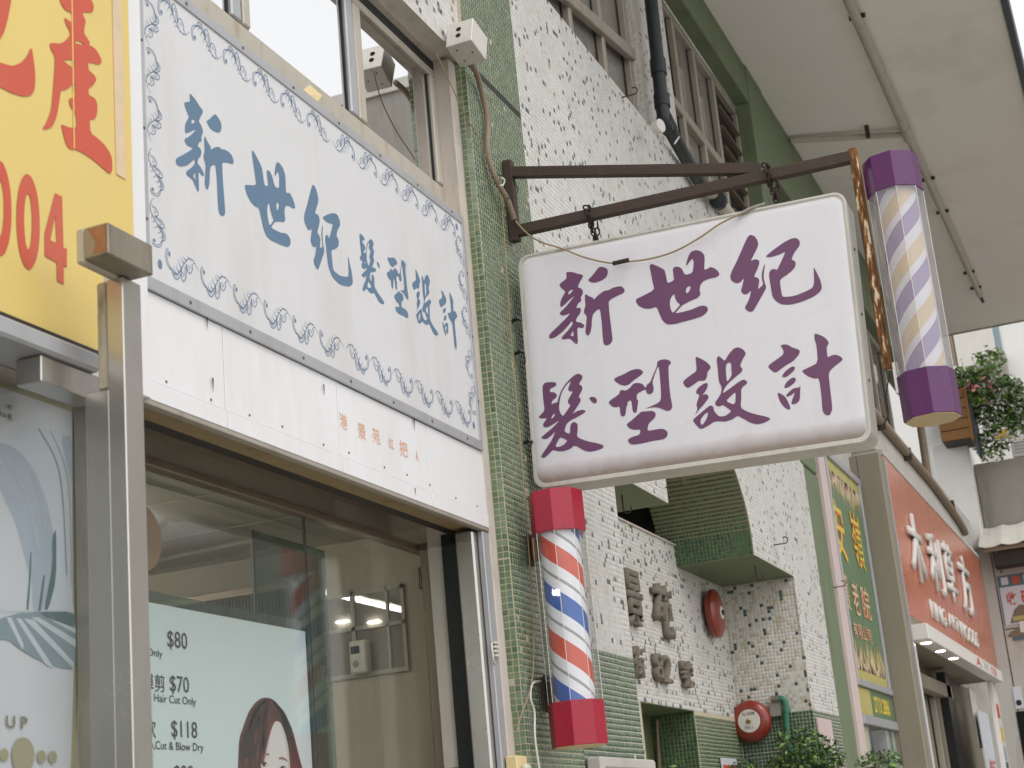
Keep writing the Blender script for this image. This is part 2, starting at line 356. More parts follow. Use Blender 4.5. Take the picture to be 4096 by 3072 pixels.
# ------------------------------------------------------------------ mosaic
PITCH = .0272
def tile_mesh(U, V, N, col, mat, s=1., h=.0012):
    a, b = .0118*s, .0112*s
    vs = [U*x*a+V*y*a for x, y in ((-1, -1), (1, -1), (1, 1), (-1, 1))]+[U*x*b+V*y*b+N*h for x, y in ((-1, -1), (1, -1), (1, 1), (-1, 1))]
    fs = [(4, 5, 6, 7)]+[(i, (i+1) % 4, (i+1) % 4+4, i+4) for i in range(4)]
    me = bpy.data.meshes.new('tile'); me.from_pydata(vs, [], fs); ca = me.color_attributes.new('Col', 'FLOAT_COLOR', 'CORNER')
    ca.data.foreach_set('color', [c for _ in range(20) for c in (*col, 1)]); me.materials.append(MATS[mat]); me.update(); return me
def tile_field(parent, O, U, V, N, nu, nv, pal, wts, mat, keep=None, nparts=0, seen=None, pitch=PITCH, warp=None, ts=1., th=.0012):
    """mosaic laid from corner O; the nearest nparts tiles are single objects, the rest one mass"""
    O, U, V, N = (Vector(x) for x in (O, U, V, N)); jj, ii = np.meshgrid(np.arange(nv), np.arange(nu)); ii = ii.ravel(); jj = jj.ravel()
    a = (ii+.5)*pitch; b = (jj+.5)*pitch
    idx = RNG.choice(len(pal), len(a), p=np.array(wts)/sum(wts))
    sh = RNG.normal(0, .0009, (nu//12+1, nv//12+1, 2)); a = a+sh[ii//12, jj//12, 0]+RNG.normal(0, .0003, len(a)); b = b+sh[ii//12, jj//12, 1]+RNG.normal(0, .0003, len(a))
    k = np.ones(len(a), bool) if keep is None else keep(a, b)
    k &= RNG.random(len(a)) > .0025                      # a few tiles have come off
    a, b, idx = a[k], b[k], idx[k]
    P = np.array(O)+a[:, None]*np.array(U)+b[:, None]*np.array(V)
    if warp is not None: P = warp(P)
    q = P-np.array(CAM); zz = q@np.array(FW); uu = 2048+F_PX*(q@np.array(RT))/zz; vv = 1536-F_PX*(q@np.array(UP))/zz
    area = np.abs(q@np.array(N))/zz**3
    vis = (uu > 5) & (uu < 4090) & (vv > 5) & (vv < 3066)
    if seen is not None: vis &= seen(uu, vv)
    area = np.where(vis, area, 0); order = np.argsort(-area)[:nparts]; order = order[area[order] > 0]
    single = np.zeros(len(a), bool); single[order] = True
    meshes = [tile_mesh(U, V, N, c, mat, ts, th) for c in pal]
    base = LOC[parent]
    for t in np.where(single)[0]:
        o = bpy.data.objects.new('tile', meshes[idx[t]]); COL.objects.link(o); o.parent = parent; o.location = Vector(P[t])-base
    r = ~single; P = P[r]-np.array(base); n = len(P)
    if n == 0: return
    ca, cb, h = .0118*ts, .0112*ts, th; u, v, nn = np.array(U), np.array(V), np.array(N)
    off = np.array([u*x*ca+v*y*ca for x, y in ((-1, -1), (1, -1), (1, 1), (-1, 1))]+[u*x*cb+v*y*cb+nn*h for x, y in ((-1, -1), (1, -1), (1, 1), (-1, 1))])
    verts = (P[:, None, :]+off[None]).reshape(-1, 3)
    fq = np.array([(4, 5, 6, 7)]+[(i, (i+1) % 4, (i+1) % 4+4, i+4) for i in range(4)])
    faces = (fq[None]+(np.arange(n)*8)[:, None, None]).reshape(-1)
    me = bpy.data.meshes.new('mosaic'); me.vertices.add(n*8); me.vertices.foreach_set('co', verts.ravel().astype(np.float32))
    me.loops.add(n*20); me.loops.foreach_set('vertex_index', faces.astype(np.int32)); me.polygons.add(n*5)
    me.polygons.foreach_set('loop_start', (np.arange(n*5)*4).astype(np.int32)); me.update(calc_edges=True)
    cl = me.color_attributes.new('Col', 'FLOAT_COLOR', 'CORNER'); pc = np.array([(*c, 1) for c in pal])[idx[r]]
    cl.data.foreach_set('color', np.repeat(pc, 20, axis=0).ravel().astype(np.float32)); me.materials.append(MATS[mat])
    o = bpy.data.objects.new('mosaic', me); COL.objects.link(o); o.parent = parent; o['kind'] = 'stuff'; LOC[o] = base
GREEN = [(.075, .145, .066), (.095, .17, .08), (.12, .195, .10), (.085, .155, .09), (.15, .22, .125), (.06, .12, .055), (.45, .38, .32)]; GW = [22, 24, 18, 14, 10, 11, .5]
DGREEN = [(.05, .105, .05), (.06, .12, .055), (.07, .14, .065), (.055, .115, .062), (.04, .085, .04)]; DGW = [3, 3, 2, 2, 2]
WHITE = [(.66, .65, .62), (.63, .62, .59), (.68, .67, .65), (.59, .56, .50), (.08, .105, .12), (.17, .20, .21), (.32, .25, .16)]; WW = [34, 28, 22, 9, 3.4, 1.2, .7]
BEIGE = [(.62, .60, .55), (.66, .64, .60), (.50, .46, .35), (.54, .51, .42), (.05, .095, .095), (.06, .085, .09)]; BW = [36, 28, 15, 15, 4.6, 1.0]

fk = M('flaky_rust', (70, 50, 34), .8, var=.4, scale=18, bump=.5, bscale=60)
n_ = fk.node_tree.nodes; l_ = fk.node_tree.links; g_ = n_.new('ShaderNodeNewGeometry'); mp_ = n_.new('ShaderNodeMapping'); mp_.inputs['Scale'].default_value = (1, 1.6, .32); l_.new(g_.outputs['Position'], mp_.inputs[0])
t_ = n_.new('ShaderNodeTexNoise'); t_.inputs['Scale'].default_value = 42; t_.inputs['Detail'].default_value = 6; l_.new(mp_.outputs[0], t_.inputs['Vector'])
r_ = n_.new('ShaderNodeValToRGB'); e_ = r_.color_ramp.elements; e_[0].position = .3; e_[0].color = (*lin((48, 34, 24)), 1); e_[1].position = .50; e_[1].color = (*lin((112, 74, 38)), 1)
for p_, c_ in ((.58, (150, 100, 44)), (.60, (214, 196, 168)), (.72, (226, 214, 194))): x_ = e_.new(p_); x_.color = (*lin(c_), 1)
l_.new(t_.outputs['Fac'], r_.inputs[0]); l_.new(r_.outputs[0], n_['Principled BSDF'].inputs['Base Color'])
M('rust_patch', (152, 104, 68), .7, var=.4, scale=30, dirt=(92, 76, 58), damt=.8, dscale=30, bump=.3)

GLYPH={'xin':["-2259 4204 -2224 4195 -2205 4183 -2179 4172 -2179 4163 -2196 4142 -2206 4126 -2210 4117 -2197 4110 -2187 4097 -2188 4082 -2201 4065 -2199 4048 -2217 4039 -2229 4018 -2212 4018 -2205 4009 -2210 3992 -2233 3969 -2236 3953 -2215 3946 -2199 3931 -2198 3923 -2208 3916 -2233 3927 -2236 3882 -2237 3857 -2242 3847 -2250 3850 -2266 3871 -2277 3881 -2310 3882 -2314 3894 -2281 3919 -2253 3945 -2254 3963 -2276 3943 -2306 3919 -2346 3900 -2369 3898 -2376 3911 -2367 3923 -2328 3949 -2282 3981 -2257 4002 -2278 3997 -2298 3996 -2311 4008 -2309 4015 -2282 4032 -2248 4062 -2228 4081 -2252 4068 -2280 4049 -2303 4037 -2304 4057 -2296 4078 -2275 4106 -2273 4112 -2289 4129 -2299 4147 -2291 4156 -2261 4170 -2259 4184","-2259 4101 -2248 4111 -2236 4111 -2236 4105 -2258 4089","-2255 3915 -2254 3886 -2270 3893 -2262 3905","-2180 4073 -2173 4075 -2160 4061 -2142 4052 -2141 4039 -2123 4053 -2099 4067 -2080 4073 -2066 4070 -2042 4078 -2015 4079 -1998 4074 -1986 4055 -1994 4041 -2025 4035 -2069 4021 -2072 3982 -2072 3925 -2071 3872 -2071 3828 -2087 3813 -2107 3811 -2116 3823 -2116 3869 -2113 3936 -2115 3993 -2135 3985 -2152 3971 -2159 3946 -2163 3917 -2172 3889 -2182 3876 -2191 3879 -2197 3894 -2191 3922 -2181 3970 -2192 3985 -2193 3998 -2182 4020 -2182 4048","-2159 4140 -2136 4156 -2114 4177 -2095 4193 -2075 4187 -2058 4174 -2057 4156 -2066 4136 -2087 4125 -2120 4120 -2140 4124"],'shi':["-1858 4141 -1850 4152 -1839 4147 -1812 4128 -1790 4109 -1786 4080 -1784 4042 -1752 4050 -1752 4075 -1752 4106 -1739 4113 -1722 4109 -1709 4096 -1699 4063 -1663 4066 -1655 4095 -1651 4115 -1655 4134 -1669 4122 -1689 4102 -1685 4120 -1672 4149 -1658 4167 -1635 4170 -1613 4160 -1599 4140 -1599 4119 -1606 4084 -1606 4067 -1589 4071 -1578 4076 -1557 4063 -1544 4044 -1541 4028 -1560 4021 -1590 4022 -1619 4016 -1635 4001 -1641 3978 -1638 3959 -1653 3944 -1687 3938 -1730 3925 -1743 3914 -1768 3894 -1725 3894 -1687 3896 -1651 3905 -1626 3902 -1613 3889 -1617 3872 -1642 3855 -1685 3850 -1744 3847 -1780 3845 -1810 3851 -1828 3873 -1837 3903 -1847 3944 -1876 3940 -1907 3947 -1933 3968 -1941 3988 -1939 4001 -1915 4006 -1848 4025 -1852 4060 -1855 4106","-1757 3987 -1774 3975 -1784 3954 -1785 3928 -1781 3909 -1775 3898 -1736 3930 -1748 3941 -1757 3961","-1699 4001 -1690 4008 -1678 4004 -1686 3987 -1700 3974 -1705 3986"],'ji':["-1395 4174 -1381 4185 -1363 4176 -1350 4151 -1350 4126 -1369 4098 -1395 4061 -1375 4067 -1357 4059 -1356 4043 -1370 4016 -1390 3986 -1373 3979 -1367 3966 -1372 3947 -1380 3924 -1352 3941 -1355 3968 -1353 3992 -1340 4024 -1331 4037 -1339 4009 -1346 3981 -1346 3951 -1340 3925 -1366 3891 -1395 3853 -1415 3828 -1433 3831 -1447 3847 -1447 3857 -1423 3889 -1409 3928 -1427 3914 -1444 3914 -1456 3931 -1452 3942 -1432 3992 -1453 3974 -1472 3973 -1492 3991 -1495 4009 -1486 4032 -1456 4075 -1426 4124","-1325 4069 -1286 4091 -1235 4115 -1195 4126 -1175 4120 -1165 4103 -1170 4082 -1196 4058 -1214 4028 -1201 4020 -1196 4006 -1206 3986 -1232 3968 -1277 3948 -1278 3921 -1278 3874 -1270 3865 -1223 3860 -1175 3869 -1141 3879 -1131 3899 -1126 3937 -1122 3975 -1113 3946 -1102 3909 -1099 3872 -1110 3855 -1142 3838 -1200 3826 -1247 3824 -1284 3833 -1305 3851 -1320 3876 -1321 3921 -1322 3985 -1310 4002 -1293 4003 -1284 3993 -1267 4018 -1249 4046 -1234 4071 -1261 4063 -1295 4060 -1316 4062"],'fa':["-2431 3680 -2420 3694 -2399 3695 -2367 3688 -2360 3677 -2369 3668 -2393 3663 -2398 3646 -2377 3642 -2364 3628 -2368 3615 -2390 3604 -2396 3585 -2382 3592 -2366 3591 -2359 3611 -2344 3640 -2323 3666 -2298 3686 -2268 3705 -2249 3706 -2234 3694 -2234 3680 -2255 3657 -2240 3645 -2239 3629 -2263 3597 -2253 3589 -2254 3576 -2270 3556 -2301 3522 -2277 3533 -2249 3535 -2234 3526 -2242 3518 -2275 3506 -2313 3495 -2333 3483 -2348 3450 -2322 3432 -2315 3473 -2305 3485 -2291 3484 -2279 3471 -2283 3445 -2290 3413 -2247 3387 -2195 3367 -2169 3354 -2171 3341 -2198 3335 -2235 3334 -2261 3344 -2304 3378 -2327 3364 -2360 3359 -2387 3364 -2411 3375 -2434 3357 -2456 3345 -2469 3349 -2469 3358 -2440 3389 -2409 3423 -2389 3460 -2411 3442 -2436 3430 -2454 3434 -2462 3442 -2433 3459 -2393 3483 -2363 3506 -2397 3493 -2426 3483 -2444 3488 -2447 3502 -2423 3527 -2444 3529 -2462 3534 -2462 3542 -2431 3564 -2433 3617","-2287 3681 -2314 3666 -2340 3635 -2353 3601 -2362 3558 -2355 3534 -2345 3521 -2322 3546 -2303 3567 -2314 3576 -2316 3590 -2285 3629 -2303 3632 -2309 3643 -2298 3665","-2405 3521 -2397 3533 -2385 3543 -2384 3533 -2396 3522","-2371 3428 -2399 3386 -2376 3383 -2352 3391 -2336 3406 -2354 3418","-2213 3581 -2202 3587 -2185 3582 -2175 3567 -2181 3553 -2192 3553 -2203 3564"],'xing':["-2086 3648 -2069 3655 -2040 3660 -2002 3673 -1971 3674 -1952 3665 -1945 3652 -1954 3643 -1993 3625 -2018 3609 -2039 3607 -2059 3616 -2080 3635","-2125 3548 -2069 3573 -2066 3584 -2057 3592 -2037 3583 -2015 3593 -2000 3608 -1981 3610 -1957 3602 -1945 3581 -1941 3579 -1937 3591 -1918 3601 -1900 3634 -1878 3669 -1876 3687 -1861 3694 -1834 3692 -1813 3679 -1814 3665 -1826 3661 -1832 3598 -1834 3522 -1830 3471 -1840 3455 -1858 3454 -1875 3466 -1900 3480 -1927 3484 -1957 3484 -1927 3490 -1894 3499 -1879 3510 -1873 3561 -1870 3660 -1875 3665 -1895 3630 -1909 3597 -1905 3572 -1911 3552 -1927 3544 -1942 3554 -1942 3573 -1987 3560 -1990 3529 -1983 3532 -1989 3506 -1997 3476 -2006 3473 -2015 3481 -2015 3538 -2039 3527 -2033 3521 -2043 3507 -2050 3474 -2060 3467 -2071 3471 -2074 3486 -2073 3517 -2094 3515 -2113 3527","-2053 3428 -2023 3444 -1994 3462 -1976 3474 -1952 3471 -1922 3468 -1910 3455 -1914 3438 -1930 3425 -1949 3413 -1959 3381 -1921 3381 -1894 3380 -1875 3372 -1865 3357 -1872 3338 -1891 3330 -1936 3332 -1982 3329 -2037 3331 -2051 3346 -2053 3357 -2037 3366 -2000 3370 -1992 3378 -1990 3394 -2015 3396 -2037 3406"],'she':["-1699 3678 -1674 3662 -1649 3640 -1633 3614 -1654 3595 -1657 3575 -1670 3559 -1697 3564 -1720 3552 -1749 3539 -1763 3552 -1769 3569 -1765 3577 -1738 3593 -1701 3609 -1699 3641","-1715 3519 -1704 3533 -1681 3545 -1660 3548 -1658 3536 -1669 3515 -1690 3495 -1671 3499 -1659 3481 -1686 3454 -1714 3432 -1735 3410 -1718 3437 -1721 3458 -1713 3477 -1701 3500 -1714 3507","-1748 3392 -1719 3410 -1684 3431 -1660 3444 -1647 3437 -1646 3414 -1627 3386 -1600 3383 -1568 3399 -1586 3419 -1604 3435 -1621 3430 -1636 3439 -1637 3451 -1620 3469 -1604 3489 -1598 3515 -1608 3545 -1605 3604 -1605 3646 -1595 3660 -1583 3648 -1570 3629 -1545 3661 -1520 3679 -1502 3681 -1481 3667 -1470 3644 -1489 3622 -1505 3595 -1495 3580 -1501 3565 -1533 3548 -1567 3527 -1589 3504 -1598 3485 -1557 3505 -1518 3525 -1494 3532 -1479 3512 -1513 3494 -1518 3449 -1527 3408 -1501 3385 -1467 3367 -1417 3346 -1401 3334 -1424 3323 -1460 3319 -1490 3331 -1522 3357 -1544 3375 -1571 3362 -1603 3358 -1647 3369 -1676 3356 -1714 3343 -1730 3361","-1714 3377 -1708 3392 -1687 3411 -1672 3414 -1680 3393 -1694 3373 -1708 3361","-1568 3606 -1560 3618 -1548 3620 -1542 3610 -1545 3592 -1545 3564 -1556 3548 -1571 3534 -1572 3560","-1588 3449 -1566 3465 -1538 3484 -1549 3423"],'jii':["-1316 3650 -1299 3653 -1281 3646 -1264 3630 -1241 3618 -1234 3608 -1242 3593 -1269 3570 -1308 3556 -1354 3531 -1372 3550 -1382 3566 -1373 3576 -1341 3591 -1312 3605 -1305 3618 -1308 3636","-1327 3513 -1317 3526 -1298 3539 -1276 3548 -1265 3541 -1270 3529 -1293 3513 -1311 3505 -1324 3507","-1325 3459 -1321 3471 -1308 3485 -1287 3497 -1273 3496 -1269 3484 -1278 3473 -1301 3460 -1316 3456","-1358 3445 -1344 3437 -1328 3422 -1318 3399 -1311 3373 -1313 3358 -1327 3364 -1343 3383 -1354 3411","-1323 3423 -1307 3437 -1288 3449 -1269 3449 -1260 3448 -1253 3458 -1258 3435 -1265 3394 -1278 3382 -1296 3378 -1305 3384 -1299 3398 -1280 3433 -1298 3421 -1317 3417","-1162 3674 -1143 3665 -1120 3648 -1107 3625 -1107 3617 -1119 3602 -1121 3555 -1108 3561 -1087 3563 -1066 3551 -1056 3534 -1085 3518 -1112 3502 -1125 3488 -1128 3465 -1130 3410 -1132 3343 -1135 3323 -1147 3304 -1158 3303 -1171 3313 -1176 3330 -1171 3393 -1170 3473 -1191 3475 -1214 3488 -1232 3507 -1239 3520 -1204 3529 -1165 3541 -1160 3621 -1165 3648"]}
AFF={'xin': [[0.9285, -0.0095], [-0.0412, 0.9483], [6.4186, 0.0781]], 'shi': [[0.879, 0.0218], [-0.1077, 0.9923], [6.6102, -0.0458]], 'ji': [[0.8887, -0.008], [-0.0782, 0.949], [6.526, 0.0823]], 'fa': [[0.6112, 0.0018], [-0.0621, 0.683], [7.0437, 1.4719]], 'xing': [[0.6373, 0.0154], [-0.0669, 0.6873], [7.1443, 1.4896]], 'she': [[0.6204, 0.0412], [-0.0075, 0.7271], [6.9175, 1.3958]], 'jii': [[0.585, 0.0206], [-0.0476, 0.6924], [7.0336, 1.479]]}
YGLYPH={'chan':["3419 4061 3429 4042 3452 4034 3471 4042 3482 4009 3460 4009 3440 4009 3446 3993 3471 3972 3448 3939 3421 3916 3372 3897 3379 3878 3396 3868 3394 3824 3385 3749 3377 3693 3356 3646 3336 3617 3366 3631 3386 3651 3402 3686 3413 3733 3421 3772 3440 3780 3461 3798 3478 3818 3485 3817 3486 3776 3455 3761 3462 3739 3488 3725 3490 3683 3453 3671 3419 3668 3429 3641 3441 3614 3457 3606 3488 3616 3520 3618 3563 3615 3601 3608 3639 3600 3653 3609 3657 3636 3652 3664 3625 3682 3592 3691 3554 3694 3551 3736 3577 3747 3588 3770 3590 3800 3579 3814 3549 3812 3548 3832 3569 3850 3588 3877 3579 3888 3550 3892 3549 3915 3571 3924 3599 3930 3615 3945 3611 3958 3589 3975 3567 3976 3556 3974 3559 3985 3543 3995 3530 4003 3542 4046 3531 4056 3525 4066 3559 4082 3576 4091 3582 4111 3577 4124 3561 4131 3522 4150 3468 4126","3481 3946 3503 3965 3541 3967","3436 3872 3484 3895 3484 3863 3462 3867 3439 3868"],'di':["3137 3949 3215 3988 3210 3950 3193 3876 3174 3825 3137 3777","2986 3682 3164 3742 3192 3748 3216 3755 3249 3779 3274 3809 3294 3850 3303 3812 3310 3773 3307 3726 3292 3701 3263 3684 3215 3673 3164 3670 2986 3656"],'zero':["3323 3331 3322 3301 3318 3271 3312 3245 3304 3223 3294 3207 3284 3196 3274 3192 3263 3194 3253 3204 3244 3219 3237 3239 3232 3264 3229 3292 3228 3322 3229 3352 3233 3381 3238 3407 3246 3430 3255 3447 3265 3459 3276 3463 3287 3461 3297 3452 3306 3437 3314 3416 3319 3390 3322 3362","3291 3329 3291 3311 3289 3294 3287 3279 3285 3266 3281 3256 3278 3250 3274 3248 3270 3249 3267 3255 3264 3264 3262 3276 3260 3291 3259 3308 3258 3325 3259 3343 3260 3360 3262 3375 3265 3388 3268 3398 3272 3405 3276 3407 3279 3406 3283 3400 3286 3391 3288 3378 3290 3363 3291 3346"],'zero2':["3208 3330 3207 3300 3203 3272 3198 3246 3190 3225 3182 3208 3172 3198 3162 3194 3152 3197 3142 3205 3134 3220 3127 3240 3122 3264 3118 3292 3117 3321 3118 3350 3121 3378 3127 3404 3134 3426 3143 3443 3152 3454 3162 3459 3173 3457 3182 3448 3191 3433 3198 3413 3204 3388 3207 3360","3178 3328 3178 3310 3176 3294 3174 3279 3172 3266 3169 3257 3166 3251 3162 3249 3159 3250 3155 3256 3152 3265 3150 3276 3148 3291 3147 3307 3146 3324 3147 3342 3148 3358 3150 3373 3152 3386 3155 3396 3159 3402 3162 3404 3166 3403 3169 3397 3172 3388 3175 3376 3177 3361 3178 3345"],'four':["3390 3450 3420 3450 3423 3301 3438 3303 3437 3249 3423 3248 3423 3195 3394 3196 3393 3249 3343 3251 3343 3315","3389 3383 3394 3305 3367 3305"]}

# =================================================================== ground and street
struct(box('pavement', 'paving', None, -6, 40, -1.2, 2.9, -.15, 0, 0)); struct(box('road', 'asphalt', None, -60, 90, -40, -1.2, -.30, -.14, 0))
FY = 2.56                      # street front of the mosaic walls
# =================================================================== tiled pilaster
pil = thing('tiled_pilaster', 'tall pilaster clad in small green mosaic tiles beside the barber shop sign', 'pilaster', (6.83, 2.62, 0))
MB().box(6.483, 7.19, 2.549, 2.75, 0, 8.3).build('core', 'grout_tan', pil)
def _seen_p(u, v): return (v < 3066) & ~((u > 2075) & (v > 1000) & (v < 1960)) & ~((u > 2130) & (v > 1950))
zj = PY(2060, 440, 2.545).z
tile_field(pil, (6.483, 2.6035, 1.88), (0, -1, 0), ZV, (-1, 0, 0), 2, 124, GREEN, GW, 'tile_green', nparts=240)
tile_field(pil, (6.4835, 2.549, 1.88), XV, ZV, (0, -1, 0), 26, 176, GREEN, GW, 'tile_green', keep=lambda a, b: abs(b+1.88-zj) > .019, nparts=55, seen=_seen_p)
box('joint_strip', 'dark_bar', pil, 7.19, 7.206, 2.565, 2.75, 0, 8.3, 0)
box('groove_strip', 'dark_bar', pil, 6.484, 7.189, 2.5475, 2.549, zj-.016, zj+.016, 0)
for z in (4.02, 3.86, 3.43, 3.16):
    q = thing('wall_plug', {4.02: 'black broken bolt stub high on the green pilaster', 3.86: 'black bolt stub with a hanging wire on the green pilaster', 3.43: 'short black bolt on the green pilaster behind the lightbox corner', 3.16: 'black bolt stub beside the red barber pole cap'}[z], 'bolt', (6.78, 2.54, z))
    MB().tube([(6.78, 2.545, z), (6.77, 2.515, z+.004), (6.775, 2.50, z-.006)], .009, 7).build('stub', 'black_frame', q)
    if z == 3.86: cable('wire', 'cable_black', [(6.775, 2.505, z), (6.78, 2.50, z-.03), (6.785, 2.505, z-.06)], .002, q)

# =================================================================== mosaic front wall of the apartment block
wall = thing('mosaic_wall', 'white mosaic apartment wall speckled with slate tiles and a green tiled base', 'wall', (9, 2.7, 0))
c = MB().box(7.206, 8.13, FY+.003, 3.2, 0, 6.25).box(8.13, 9.15, FY+.003, 2.95, 3.545, 6.25).box(9.15, 11.2, FY+.003, 2.95, 4.75, 6.25).box(11.2, 13.47, FY+.003, 3.6, 3.517, 6.25)
c.box(12.44, 13.47, FY+.003, 3.6, 0, 3.516); c.build('core', 'grout_pale', wall)
MB().prism([(float(11.2-np.clip((z-3.62)/.9, 0, 1.3)**2*.95), FY+.003, z) for z in np.linspace(3.62, 4.749, 16)]+[(11.1995, FY+.003, 4.749)], (0, .05, 0)).build('arch_haunch', 'grout_pale', wall)
def arch_x(z): return 11.2-np.clip((np.asarray(z)-3.62)/.9, 0, 1.3)**2*.95      # the beam rises into an arch
def _kw(a, b):
    X = a+7.206; Z = b+1.9
    k = ((X < 8.13) & (Z > 2.545)) | ((X >= 8.13) & (X < 9.15) & (Z > 3.55)) | ((X >= 9.15) & (X < 11.2) & ((Z > 4.75) | ((X > arch_x(Z)+.012) & (Z > 3.52)))) | ((X >= 11.2) & (X < 12.44) & (Z > 3.52)) | ((X >= 12.44) & (Z > 2.5))
    return k & (Z < 6.24)
def _sw(u, v): return ~((u > 2060) & (u < 3500) & (v > 740) & (v < 2000)) & ~((v > 640) & (v < 740)) & (u < 3330) & ~((u < 2440) & (v > 1900)) | ((u > 2380) & (u < 2480) & (v > 2000) & (v < 2600))
tile_field(wall, (7.206, FY+.003, 1.9), XV, ZV, (0, -1, 0), 230, 160, WHITE, WW, 'tile_white', ts=1.07, th=.0006, keep=_kw, nparts=290, seen=_sw)
def _kg(a, b):
    X = a+7.206; Z = b+1.9
    return ((X < 8.13) & (Z < 2.545)) | ((X > 12.44) & (Z < 2.5))
tile_field(wall, (7.206, FY+.003, 1.9), XV, ZV, (0, -1, 0), 230, 24, GREEN[:-1], GW[:-1], 'tile_green', keep=_kg, nparts=0)
box('block_underside', 'green_soffit', wall, 8.131, 9.15, 2.565, 2.95, 3.541, 3.546, 0)
box('beam_underside', 'green_soffit', wall, 11.2, 12.44, 2.565, 3.13, 3.512, 3.518, 0)
box('joint_strip', 'dark_bar', wall, 13.47, 13.49, FY+.02, 2.75, 0, 6.25, 0)
up = thing('window_lintel', 'strip of white speckled mosaic wall above the sky reflecting window', 'wall', (5.4, 2.7, 5.2))
MB().box(3.2, 6.4825, FY+.003, 2.9, 5.25, 8.3).build('core', 'grout_pale', up)
tile_field(up, (4.6, FY+.003, 5.25), XV, ZV, (0, -1, 0), 69, 26, WHITE, WW, 'tile_white', ts=1.07, th=.0006, nparts=140, seen=lambda u, v: ~((u > 1780) & (v > 90)))
tile_field(up, (4.6, FY+.004, 5.252), XV, YV, (0, 0, -1), 69, 3, BEIGE, [30, 20, 30, 20, 7, 3], 'tile_white', ts=1.07, th=.0006, nparts=60)
box('rough_underside', 'plaster', up, 3.2, 6.48, FY+.088, 2.9, 5.235, 5.25, 0)
MB().box(6.405, 6.482, 2.602, 2.9, 2.0, 5.235).build('jamb', 'plaster', up, .004)
MB().box(3.765, 3.858, 2.585, 2.9, 2.98, 5.235).build('jamb', 'white_panel', up, .002)

# =================================================================== entrance porch
por = thing('entrance_porch', 'recessed porch lined with green and white mosaic under the hanging lightbox', 'porch', (10.5, 3.0, 0))
LY = 3.13
c = MB().box(8.3, 9.99, LY+.003, 3.9, 0, 3.67).box(11.2, 12.44, LY+.003, 3.9, 0, 3.67).box(9.99, 11.2, LY+.003, 3.9, 2.5, 3.67)
c.build('back_wall', 'grout_tan', por)
box('void_back', 'dark_void', por, 8.0, 14.4, 4.0, 4.1, 3.4, 6, 0); box('void_side', 'dark_void', por, 11.185, 11.198, 3.251, 3.99, 3.671, 4.72, 0); box('void_top', 'dark_void', por, 8.0, 12.4, 2.96, 4.0, 4.72, 4.76, 0)  # black sheets painted in for the unlit depth above the porch
def _kl(a, b):
    X = a+8.3; Z = b+1.9
    return (Z < 3.66) & ~((X > 9.97) & (X < 11.2) & (Z < 2.5)) & ~((X > 11.2) & (Z < 2.49))
def _sl(u, v): return (u > 2500) & (v > 2080) & (u < 2900)
tile_field(por, (8.3, LY+.003, 1.9), XV, ZV, (0, -1, 0), 152, 66, WHITE, [34, 26, 18, 12, 6, 2, 1], 'tile_white', ts=1.07, th=.0006, keep=_kl, nparts=80, seen=_sl)
tile_field(por, (11.21, LY+.003, 1.9), XV, ZV, (0, -1, 0), 45, 21, GREEN[:-1], GW[:-1], 'tile_green', nparts=0)
tile_field(por, (12.44, LY, 1.9), (0, -1, 0), ZV, (-1, 0, 0), 21, 59, BEIGE, BW, 'tile_white', ts=1.07, th=.0006, keep=lambda a, b: b > .6, nparts=120, seen=lambda u, v: (u > 2900))
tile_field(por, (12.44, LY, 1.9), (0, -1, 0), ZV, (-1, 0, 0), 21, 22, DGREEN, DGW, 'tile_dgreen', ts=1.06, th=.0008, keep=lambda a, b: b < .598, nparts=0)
zs = np.linspace(3.519, 4.74, 24); av = []
for z in zs: x = float(arch_x(z))-.002; av += [(x, 2.562, z), (x, 3.25, z)]
MB().add(av, [(2*i, 2*i+1, 2*i+3, 2*i+2) for i in range(len(zs)-1)]).build('green_arch', 'grout_dim', por)
def _aw(P): P = P.copy(); P[:, 0] = arch_x(P[:, 2])-.003; return P
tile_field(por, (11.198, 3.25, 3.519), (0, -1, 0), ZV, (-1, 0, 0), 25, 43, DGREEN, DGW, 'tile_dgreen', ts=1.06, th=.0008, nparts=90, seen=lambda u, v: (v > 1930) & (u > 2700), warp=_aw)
box('niche_side', 'grout_dim', por, 11.196, 11.26, LY+.004, 3.6, 0, 2.493, 0)
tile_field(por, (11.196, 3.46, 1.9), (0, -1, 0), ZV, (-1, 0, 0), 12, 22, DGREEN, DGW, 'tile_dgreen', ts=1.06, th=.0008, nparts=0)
box('niche_back', 'green_soffit', por, 9.9, 11.2, 3.47, 3.6, 0, 2.5, 0); box('niche_top', 'green_soffit', por, 9.99, 11.2, LY+.004, 3.46, 2.494, 2.4995, 0)
box('wall_edge_trim', 'plaster', por, 8.9, 12.0, LY-.012, LY+.003, 3.662, 3.676, .003)
MB().tube([PX(2627, 2880, 11.18), PX(2637, 3072, 11.18), PX(2640, 3150, 11.18)], .012, 8).build('corner_pipe', 'conduit', por)

